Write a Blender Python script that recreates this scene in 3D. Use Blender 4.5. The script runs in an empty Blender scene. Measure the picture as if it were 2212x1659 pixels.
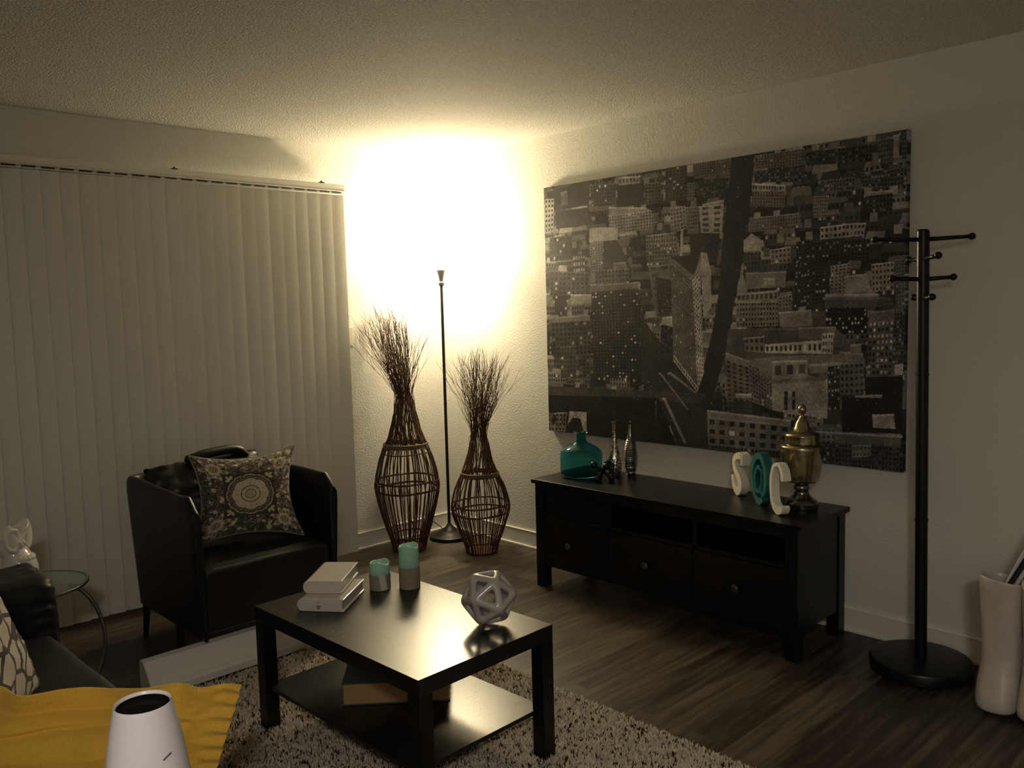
import bpy, bmesh, math, random
import numpy as np
from mathutils import Vector, Matrix, noise
PI=math.pi
sc=bpy.context.scene; COL=sc.collection
rnd=random.Random(7)
# ------------------------------------------------------------------ materials
def mat(name, col=(.5,.5,.5), rough=.5, metal=0., spec=.5, trans=0., ior=1.45, emit=None, estr=0., coat=0., sheen=0., sss=0.):
    m=bpy.data.materials.new(name); m.use_nodes=True
    b=m.node_tree.nodes['Principled BSDF']; i=b.inputs
    i['Base Color'].default_value=(*col,1); i['Roughness'].default_value=rough; i['Metallic'].default_value=metal
    i['Specular IOR Level'].default_value=spec; i['Transmission Weight'].default_value=trans; i['IOR'].default_value=ior
    i['Coat Weight'].default_value=coat; i['Coat Roughness'].default_value=.08; i['Sheen Weight'].default_value=sheen
    if sss: i['Subsurface Weight'].default_value=sss; i['Subsurface Radius'].default_value=(.02,.02,.02); i['Subsurface Scale'].default_value=.3
    if emit: i['Emission Color'].default_value=(*emit,1); i['Emission Strength'].default_value=estr
    return m
def nd(m,t,**k):
    n=m.node_tree.nodes.new(t)
    for a,v in k.items(): setattr(n,a,v)
    return n
def lk(m,a,b): m.node_tree.links.new(a,b)
def coords(m,scale=(1,1,1),rot=(0,0,0)):
    tc=nd(m,'ShaderNodeTexCoord'); mp=nd(m,'ShaderNodeMapping'); mp.inputs['Scale'].default_value=scale; mp.inputs['Rotation'].default_value=rot
    lk(m,tc.outputs['Object'],mp.inputs['Vector']); return mp.outputs['Vector']
def noise_n(m,vec,scale,detail=4,rough=.6):
    n=nd(m,'ShaderNodeTexNoise'); n.inputs['Scale'].default_value=scale; n.inputs['Detail'].default_value=detail; n.inputs['Roughness'].default_value=rough
    lk(m,vec,n.inputs['Vector']); return n.outputs['Fac']
def ramp(m,fac,stops):
    r=nd(m,'ShaderNodeValToRGB'); e=r.color_ramp.elements
    while len(e)<len(stops): e.new(.5)
    for k,(p_,c) in zip(e,stops): k.position=p_; k.color=(*c,1)
    lk(m,fac,r.inputs['Fac']); return r.outputs['Color']
def bump(m,h,strength,dist):
    b=nd(m,'ShaderNodeBump'); b.inputs['Strength'].default_value=strength; b.inputs['Distance'].default_value=dist
    lk(m,h,b.inputs['Height']); lk(m,b.outputs['Normal'],m.node_tree.nodes['Principled BSDF'].inputs['Normal'])
def P(m,k): return m.node_tree.nodes['Principled BSDF'].inputs[k]
def tex(m,scale,lo,hi,det=4,bs=0,bd=.002,vscale=(1,1,1),rr=None):
    v=coords(m,vscale); f=noise_n(m,v,scale,det)
    lk(m,ramp(m,f,[(.3,lo),(.7,hi)]),P(m,'Base Color'))
    if bs: bump(m,f,bs,bd)
    if rr:
        g=nd(m,'ShaderNodeMapRange'); g.inputs['To Min'].default_value=rr[0]; g.inputs['To Max'].default_value=rr[1]
        lk(m,f,g.inputs['Value']); lk(m,g.outputs['Result'],P(m,'Roughness'))
    return m
M={}
w=M['wall']=mat('wall_paint',rough=.75,spec=.25)
v=coords(w); f1=noise_n(w,v,95,3); f2=noise_n(w,v,1.7,2)
lk(w,ramp(w,f2,[(.2,(.66,.65,.60)),(.8,(.69,.68,.63))]),P(w,'Base Color')); bump(w,f1,.55,.005)
c=M['ceiling']=mat('popcorn_ceiling',rough=.8,spec=.3)
v=coords(c); vo=nd(c,'ShaderNodeTexVoronoi'); vo.inputs['Scale'].default_value=120; vo.inputs['Randomness'].default_value=1
nn=nd(c,'ShaderNodeTexNoise'); nn.inputs['Scale'].default_value=90; nn.inputs['Detail'].default_value=5; nn.inputs['Roughness'].default_value=.72; lk(c,v,nn.inputs['Vector'])
lk(c,v,vo.inputs['Vector']); mx=nd(c,'ShaderNodeMath',operation='SUBTRACT'); lk(c,nn.outputs['Fac'],mx.inputs[0]); 
mu=nd(c,'ShaderNodeMath',operation='MULTIPLY'); mu.inputs[1].default_value=.45; lk(c,vo.outputs['Distance'],mu.inputs[0]); lk(c,mu.outputs[0],mx.inputs[1])
lk(c,ramp(c,nn.outputs['Fac'],[(.35,(.60,.58,.53)),(.65,(.86,.83,.76))]),P(c,'Base Color')); bump(c,mx.outputs[0],1.0,.030)
fl=M['floor']=mat('vinyl_plank',rough=.42,spec=.4)
v=coords(fl); br=nd(fl,'ShaderNodeTexBrick'); br.offset=.37; br.inputs['Scale'].default_value=1; br.inputs['Brick Width'].default_value=1.22; br.inputs['Row Height'].default_value=.152
br.inputs['Mortar Size'].default_value=.0012; br.inputs['Color1'].default_value=(.2,.2,.2,1); br.inputs['Color2'].default_value=(.8,.8,.8,1); br.inputs['Mortar'].default_value=(0,0,0,1)
lk(fl,v,br.inputs['Vector'])
v2=coords(fl,(1.2,16,1)); 
ad=nd(fl,'ShaderNodeVectorMath',operation='MULTIPLY_ADD'); ad.inputs[1].default_value=(6,3,0); lk(fl,br.outputs['Color'],ad.inputs[0]); lk(fl,v2,ad.inputs[2])
g1=noise_n(fl,ad.outputs[0],2.2,6,.65)
mixn=nd(fl,'ShaderNodeMath',operation='MULTIPLY_ADD'); mixn.inputs[1].default_value=.32; 
sep=nd(fl,'ShaderNodeSeparateColor'); lk(fl,br.outputs['Color'],sep.inputs[0]); lk(fl,sep.outputs[0],mixn.inputs[0]); lk(fl,g1,mixn.inputs[2])
cr=ramp(fl,mixn.outputs[0],[(.42,(.012,.008,.006)),(.6,(.033,.025,.018)),(.82,(.105,.085,.062))])
mm=nd(fl,'ShaderNodeMix',data_type='RGBA'); lk(fl,br.outputs['Fac'],mm.inputs[0]); lk(fl,cr,mm.inputs[6]); mm.inputs[7].default_value=(.03,.022,.016,1)
lk(fl,mm.outputs[2],P(fl,'Base Color')); bump(fl,g1,.15,.002)
M['trim']=mat('white_trim',(.72,.70,.64),.45)
M['blind']=tex(mat('vinyl_vane',rough=.55,spec=.3),120,(.72,.70,.64),(.76,.74,.68),2,.15,.0005)
M['rail']=mat('headrail_white',(.62,.60,.55),.4)
M['slot']=mat('dark_slot',(.03,.028,.022),.8)
M['bronze']=mat('dark_bronze',(.010,.009,.008),.42,.1,.4)
M['blackwood']=tex(mat('black_brown_wood',rough=.36,spec=.35),7,(.0035,.0033,.003),(.0065,.006,.0055),5,.12,.0006,(12,1,12),(.30,.42))
M['tablefoil']=tex(mat('black_table_top',rough=.25,spec=.42),9,(.006,.006,.006),(.012,.011,.010),5,.006,.0001,(1.2,18,1),(.262,.28))
M['leather']=tex(mat('black_leather',rough=.42,spec=.42),9,(.0035,.0038,.0048),(.0065,.0068,.008),5,.25,.004,(1,1,1),(.36,.52))
M['seatleather']=tex(mat('black_seat_leather',rough=.42,spec=.45),14,(.0045,.0046,.005),(.008,.008,.008),5,.2,.003,(1,1,1),(.33,.5))
M['sofaleather']=tex(mat('charcoal_leather',rough=.45,spec=.35),10,(.009,.009,.0098),(.015,.0145,.0145),5,.25,.004,(1,1,1),(.4,.55))
M['metalblack']=mat('black_metal',(.01,.01,.01),.35,.3)
M['chrome']=mat('brushed_steel',(.32,.31,.29),.32,.9)
M['rattan']=tex(mat('dark_rattan',rough=.45),40,(.038,.014,.010),(.085,.032,.020),3,.3,.002)
M['twig']=tex(mat('twig_brown',rough=.6),30,(.055,.026,.014),(.12,.06,.03),3)
M['rope']=mat('jute_rope',(.16,.115,.07),.8)
M['ceramic']=mat('white_ceramic',(.66,.63,.58),.12,0,.5,coat=.3)
M['bookceramic']=mat('glazed_book',(.62,.585,.53),.14,0,.5,coat=.4)
M['greyceramic']=mat('grey_white_ceramic',(.46,.43,.41),.16,0,.5,coat=.3)
M['bootceramic']=tex(mat('boot_ceramic',rough=.35,coat=.2),18,(.50,.45,.40),(.58,.53,.48),4,.25,.003)
M['vaseceramic']=mat('foreground_ceramic',(.66,.62,.64),.3,0,.4,coat=.15)
M['darkin']=mat('dark_interior',(.003,.0025,.002),.8,0,.05)
M['wax']=None
wx=mat('teal_wax',rough=.4,spec=.4,sss=.35); tc=nd(wx,'ShaderNodeTexCoord'); sx=nd(wx,'ShaderNodeSeparateXYZ'); lk(wx,tc.outputs['Generated'],sx.inputs[0])
lk(wx,ramp(wx,sx.outputs['Z'],[(.30,(.20,.44,.42)),(.75,(.38,.66,.52))]),P(wx,'Base Color')); M['wax']=wx
M['burlap']=tex(mat('burlap_wrap',rough=.85),160,(.22,.185,.135),(.32,.27,.20),2,.3,.001)
M['label']=mat('paper_label',(.52,.50,.47),.6)
M['ink']=mat('grey_ink',(.09,.08,.075),.7)
M['tealglass']=mat('teal_glass',(.22,.60,.66),.03,0,.5,1.0,1.15)
M['silver']=tex(mat('hammered_silver_glass',rough=.14,metal=.92),55,(.22,.20,.16),(.55,.52,.46),2,.7,.006)
M['silver2']=tex(mat('ribbed_silver_glass',rough=.16,metal=.92),60,(.20,.185,.15),(.45,.43,.38),2)
M['gold']=tex(mat('mercury_gold_glass',rough=.16,metal=.95),16,(.20,.17,.09),(.52,.46,.27),5,.25,.006,(1,1,1),(.08,.35))
M['darksilver']=tex(mat('mercury_dark_glass',rough=.2,metal=.9),22,(.09,.085,.065),(.26,.25,.20),4,.2,.004)
M['letterwhite']=mat('painted_white_letter',(.82,.79,.66),.5)
M['letterteal']=mat('painted_teal_letter',(.004,.11,.115),.5)
M['yellow']=tex(mat('mustard_cotton',rough=.85,sheen=.2),240,(.66,.37,.035),(.76,.45,.055),2,.15,.0008)
M['rugbase']=mat('rug_backing',(.30,.26,.20),.95)
M['glass']=mat('clear_glass',(.75,.80,.77),.03,0,.5,.85,1.3)
M['pages']=tex(mat('tan_page_block',rough=.75),180,(.30,.175,.07),(.40,.245,.11),2,.3,.001,(1,1,9))
M['cover']=mat('dark_teal_cover',(.03,.06,.055),.5)
M['plastic']=mat('cream_plastic',(.62,.58,.48),.35)
M['knob']=mat('pewter_knob',(.07,.07,.067),.4,.6)
M['mediablack']=mat('gloss_black_panel',(.006,.009,.010),.18,0,.5)
M['umbblack']=mat('umbrella_black',(.012,.012,.013),.5)
M['umbwhite']=mat('umbrella_white',(.5,.5,.52),.5)
def vcol(name,rough,spec=.4,sheen=0,bsc=None):
    m=mat(name,rough=rough,spec=spec,sheen=sheen); a=nd(m,'ShaderNodeAttribute',attribute_name='Col'); lk(m,a.outputs['Color'],P(m,'Base Color'))
    if bsc: bump(m,noise_n(m,coords(m),bsc,3),.3,.001)
    return m
M['print']=vcol('canvas_print',.6,.3)
M['pile']=vcol('rug_pile',.95,.1)
M['cushionprint']=vcol('printed_linen',.85,.2,.2,260)
# ------------------------------------------------------------------ object helpers
def tag(o,label=None,cat=None,group=None,kind=None):
    if label: o['label']=label
    if cat: o['category']=cat
    if group: o['group']=group
    if kind: o['kind']=kind
    return o
def thing(name,label,cat,loc=(0,0,0),rz=0,group=None,rot=None):
    o=bpy.data.objects.new(name,None); o.empty_display_size=.05; COL.objects.link(o); o.location=loc
    o.rotation_euler=rot if rot else (0,0,rz); return tag(o,label,cat,group)
def link(name,me,m,parent=None,smooth=False):
    o=bpy.data.objects.new(name,me); COL.objects.link(o)
    for mm_ in (m if isinstance(m,(list,tuple)) else [m]): me.materials.append(mm_)
    if parent is not None: o.parent=parent
    if smooth: me.shade_smooth() if hasattr(me,'shade_smooth') else me.polygons.foreach_set('use_smooth',[True]*len(me.polygons))
    return o
def bobj(name,bm,m,parent=None,smooth=False,bev=0,seg=2,sub=0,auto=None):
    me=bpy.data.meshes.new(name); bmesh.ops.recalc_face_normals(bm,faces=bm.faces); bm.to_mesh(me); bm.free()
    o=link(name,me,m,parent,smooth)
    if bev:
        b=o.modifiers.new('bevel','BEVEL'); b.width=bev; b.segments=seg; b.limit_method='ANGLE'; b.angle_limit=.7; b.harden_normals=False
        for p_ in me.polygons: p_.use_smooth=False
    if sub: s=o.modifiers.new('sub','SUBSURF'); s.levels=s.render_levels=sub
    if auto:
        me.set_sharp_from_angle(angle=auto)
    return o
def pobj(name,vs,fs,m,parent=None,smooth=False):
    me=bpy.data.meshes.new(name); me.from_pydata([tuple(v_) for v_ in vs],[],[tuple(f_) for f_ in fs]); me.update(); return link(name,me,m,parent,smooth)
def box(bm,c,s,rz=0,M4=None):
    r=bmesh.ops.create_cube(bm,size=1)['verts']
    mt=Matrix.Translation(c)@Matrix.Rotation(rz,4,'Z')@Matrix.Diagonal((*s,1))
    if M4: mt=M4@mt
    bmesh.ops.transform(bm,matrix=mt,verts=r); return r
def bx(bm,x0,x1,y0,y1,z0,z1): return box(bm,((x0+x1)/2,(y0+y1)/2,(z0+z1)/2),(abs(x1-x0),abs(y1-y0),abs(z1-z0)))
def cyl(bm,c0,c1,r0,r1=None,n=24,cap=True):
    r1=r0 if r1 is None else r1; c0=Vector(c0);c1=Vector(c1);d=c1-c0
    r=bmesh.ops.create_cone(bm,cap_ends=cap,segments=n,radius1=r0,radius2=r1,depth=d.length)['verts']
    bmesh.ops.transform(bm,matrix=Matrix.Translation((c0+c1)/2)@d.to_track_quat('Z','Y').to_matrix().to_4x4(),verts=r); return r
def ball(bm,c,r,u=20,v_=12,s=(1,1,1)):
    q_=bmesh.ops.create_uvsphere(bm,u_segments=u,v_segments=v_,radius=r)['verts']
    bmesh.ops.transform(bm,matrix=Matrix.Translation(c)@Matrix.Diagonal((*s,1)),verts=q_)
def lathe(bm,prof,n=48,c=(0,0,0),fn=None):
    rings=[]
    for (r,z) in prof:
        ring=[]
        for k in range(n):
            a=2*PI*k/n; rr=r*(fn(a,z) if fn else 1)
            ring.append(bm.verts.new((c[0]+rr*math.cos(a),c[1]+rr*math.sin(a),c[2]+z)))
        rings.append(ring)
    for A,B in zip(rings,rings[1:]):
        for k in range(n): bm.faces.new((A[k],A[(k+1)%n],B[(k+1)%n],B[k]))
    for ring,rv in ((rings[0],1),(rings[-1],0)):
        if prof[0 if rv else -1][0]>1e-5:
            try: bm.faces.new(ring)
            except Exception: pass
        
def closed_lathe(bm,prof,n=48,c=(0,0,0),fn=None):
    lathe(bm,[(max(r,1e-4),z) for r,z in prof],n,c,fn)
def tube_data(pts,rad,n=6):
    pts=[Vector(p_) for p_ in pts]; vs=[];fs=[]
    if not hasattr(rad,'__len__'): rad=[rad]*len(pts)
    up=Vector((0,0,1)); prev=None
    for i,p_ in enumerate(pts):
        t=(pts[min(i+1,len(pts)-1)]-pts[max(i-1,0)]).normalized()
        if prev is None:
            a=t.cross(up if abs(t.z)<.95 else Vector((1,0,0))).normalized()
        else:
            a=(prev-t*prev.dot(t)).normalized()
        prev=a; b=t.cross(a)
        for k in range(n):
            q_=2*PI*k/n; vs.append(p_+rad[i]*(math.cos(q_)*a+math.sin(q_)*b))
    for i in range(len(pts)-1):
        for k in range(n):
            fs.append((i*n+k,i*n+(k+1)%n,(i+1)*n+(k+1)%n,(i+1)*n+k))
    fs.append(tuple(range(n))[::-1]); fs.append(tuple((len(pts)-1)*n+k for k in range(n)))
    return vs,fs
def tubes(name,lst,m,parent=None,n=6,smooth=True):
    V_=[];F_=[]
    for pts,rad in lst:
        vs,fs=tube_data(pts,rad,n); o_=len(V_); V_+=vs; F_+=[tuple(i+o_ for i in f_) for f_ in fs]
    return pobj(name,V_,F_,m,parent,smooth)
def smoothpath(pts,n=8):
    P_=[Vector(p_) for p_ in pts]; out=[]
    for i in range(len(P_)-1):
        a=P_[max(i-1,0)];b=P_[i];c_=P_[i+1];d=P_[min(i+2,len(P_)-1)]
        for k in range(n):
            t=k/n; out.append(.5*((2*b)+(-a+c_)*t+(2*a-5*b+4*c_-d)*t*t+(-a+3*b-3*c_+d)*t**3))
    out.append(P_[-1]); return out
def fbm(x,y,z,o=3):
    return noise.fractal(Vector((x,y,z)),1.0,2.0,o)
# ------------------------------------------------------------------ camera
CAM=(-3.5849,-4.3530,1.4658); F=1842.05; yaw,pit,rol=.7669,-.0915,-.0260
CAM=(-3.58493,-4.35300,1.46579); F=1842.051; yaw,pit,rol=0.766892,-0.091477,-0.025957
fw=Vector((math.sin(yaw)*math.cos(pit),math.cos(yaw)*math.cos(pit),math.sin(pit))); rt=Vector((math.cos(yaw),-math.sin(yaw),0)); up=rt.cross(fw)
r_=math.cos(rol)*rt+math.sin(rol)*up; u_=-math.sin(rol)*rt+math.cos(rol)*up
cd=bpy.data.cameras.new('camera'); co=bpy.data.objects.new('camera',cd); COL.objects.link(co); sc.camera=co
cd.sensor_fit='HORIZONTAL'; cd.sensor_width=36; cd.lens=F/2212*36; cd.clip_start=.05
co.matrix_world=Matrix(((r_.x,u_.x,-fw.x,CAM[0]),(r_.y,u_.y,-fw.y,CAM[1]),(r_.z,u_.z,-fw.z,CAM[2]),(0,0,0,1)))
# ------------------------------------------------------------------ room
HC=2.413; XW=-4.7; YW=-6.6
def slab(name,x0,x1,y0,y1,z0,z1,m,kind='structure',bev=0):
    bm=bmesh.new(); bx(bm,x0,x1,y0,y1,z0,z1); o=bobj(name,bm,m,bev=bev); tag(o,kind=kind); return o
slab('floor',XW,0,YW,0,-.1,0,M['floor'])
slab('ceiling',XW,0,YW,0,HC,HC+.1,M['ceiling'])
slab('wall_right',0,.1,YW,.1,-.1,HC+.1,M['wall'])
slab('wall_back',XW-.1,.1,YW-.1,YW,-.1,HC+.1,M['wall'])
slab('wall_near',XW-.1,XW,YW,.1,-.1,HC+.1,M['wall'])
# wall with the patio door opening behind the blind
bm=bmesh.new(); DX0,DX1,DZ=-2.75,-.92,2.05
bx(bm,XW,DX0,0,.1,-.1,HC+.1); bx(bm,DX1,0,0,.1,-.1,HC+.1); bx(bm,DX0,DX1,0,.1,DZ,HC+.1); bx(bm,DX0,DX1,0,.1,-.1,0)
tag(bobj('wall_left',bm,M['wall']),kind='structure')
d=thing('door_1','glass patio door hidden behind the vertical blind','door',(DX0,.05,0)); d['kind']='structure'
del d['label']; del d['category']
bm=bmesh.new(); W_=DX1-DX0
for x0,x1,z0,z1 in ((0,W_,0,.05),(0,W_,DZ-.05,DZ),(0,.05,0,DZ),(W_-.05,W_,0,DZ),(W_/2-.03,W_/2+.03,0,DZ)): bx(bm,x0,x1,-.03,.03,z0,z1)
bobj('door_frame',bm,M['rail'],d)
bm=bmesh.new(); bx(bm,.05,W_-.05,-.004,.004,.05,DZ-.05); bobj('pane',bm,M['glass'],d)
def baseboard(name,along,a0,a1):
    bm=bmesh.new()
    if along=='x':
        bx(bm,a0,a1,-.012,0,0,.105); bx(bm,a0,a1,-.014,-.0,.098,.106); bx(bm,a0,a1,-.022,-.010,0,.014)
    else:
        bx(bm,-.012,0,a0,a1,0,.105); bx(bm,-.014,0,a0,a1,.098,.106); bx(bm,-.022,-.010,a0,a1,0,.014)
    tag(bobj(name,bm,M['trim'],bev=.003,seg=2),kind='structure')
baseboard('baseboard_left','x',DX1,0); baseboard('baseboard_right','y',YW,0)
# ------------------------------------------------------------------ wall plates
t=thing('light_switch','cream toggle switch plate on the wall at the edge of the blind','light switch',(-.745,0,1.305))
bm=bmesh.new(); bx(bm,-.036,.036,-.007,-.0005,-.058,.058); bobj('plate',bm,M['plastic'],t,bev=.003)
bm=bmesh.new(); box(bm,(0,-.012,.003),(.010,.018,.012)); bobj('toggle',bm,M['plastic'],t,bev=.002)
for zz in (.035,-.035):
    bm=bmesh.new(); cyl(bm,(0,-.0085,zz),(0,-.0065,zz),.003,n=10); bobj('screw',bm,M['chrome'],t)
t=thing('wall_outlet','cream power outlet low on the wall behind the tall wicker vase','power outlet',(-.355,0,.36))
bm=bmesh.new(); bx(bm,-.036,.036,-.006,-.0005,-.058,.058); bobj('plate',bm,M['plastic'],t,bev=.003)
for z in (-.025,.025):
    bm=bmesh.new(); cyl(bm,(0,-.0072,z),(0,-.0055,z),.016,n=24); so_=bobj('socket',bm,M['plastic'],t,bev=.0005)
    for x in (-.006,.006): bm=bmesh.new(); bx(bm,x-.0013,x+.0013,-.0078,-.0070,z-.005,z+.005); bobj('slot',bm,M['slot'],so_)
# ------------------------------------------------------------------ vertical blind
t=thing('vertical_blind','wide off white vertical blind closed across the patio door','blind',(-1.70,-.08,2.18))
BX0,BX1=-3.1,-.785
bm=bmesh.new(); bx(bm,BX0+1.7,BX1+1.7,-.022,.026,-.032,.004); bx(bm,BX0+1.7,BX1+1.7,-.026,-.020,-.036,-.030)
bobj('headrail',bm,M['rail'],t,bev=.003)
PV=.0797; NV=int((BX1-BX0)/PV)
bm=bmesh.new()
for k in range(NV):
    x=BX1-.012-PV*(k+.5)+1.7
    bx(bm,x-.028,x+.028,-.019,-.012,-.045,-.038)
bobj('carrier_slot',bm,M['slot'],t)
bm=bmesh.new()
bx(bm,BX0+1.7,BX1+1.7,-.010,.020,-.050,-.032); bobj('carrier_track',bm,M['rail'],t)
for xb in (-1.77,-.93):
    bm=bmesh.new(); box(bm,(xb+1.7,-.006,.008),(.030,.02,.004)); cyl(bm,(xb+1.7,-.006,.008),(xb+1.7,-.006,.018),.005,n=8); bobj('bracket',bm,M['bronze'],t)
def vane_mesh():
    n=10; w2=.0445; vs=[];fs=[]; ztop,zb=2.126,.022; sg=.0022; nz=6
    for s in (0,1):
        for j in range(nz+1):
            z=zb+(ztop-zb)*j/nz
            for i in range(n+1):
                u=-1+2*i/n; vs.append((w2*u,-sg*(1-u*u)+s*.0005,z))
    W1=(n+1)
    for s in (0,1):
        o_=s*(nz+1)*W1
        for j in range(nz):
            for i in range(n):
                q_=(o_+j*W1+i,o_+j*W1+i+1,o_+(j+1)*W1+i+1,o_+(j+1)*W1+i); fs.append(q_ if s==0 else q_[::-1])
    o1=(nz+1)*W1
    for j in range(nz):
        fs.append((j*W1,(j+1)*W1,o1+(j+1)*W1,o1+j*W1)); a=j*W1+n; fs.append((a,o1+a,o1+a+W1,a+W1))
    for i in range(n): fs.append((i,o1+i,o1+i+1,i+1)); a=nz*W1+i; fs.append((a,a+1,o1+a+1,o1+a))
    me=bpy.data.meshes.new('vane'); me.from_pydata(vs,[],fs); me.update(); me.materials.append(M['blind']); me.shade_smooth(); me.set_sharp_from_angle(angle=.6); return me
vm=vane_mesh(); TILT=math.radians(-11)
for k in range(NV):
    o=bpy.data.objects.new('vane',vm); COL.objects.link(o); o.parent=t
    o.location=(BX1-.010-PV*(k+.5)+1.7,-.002+rnd.uniform(-.001,.001),-2.18); o.rotation_euler=(0,0,TILT+math.radians(rnd.uniform(-1.2,1.2)))
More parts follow.
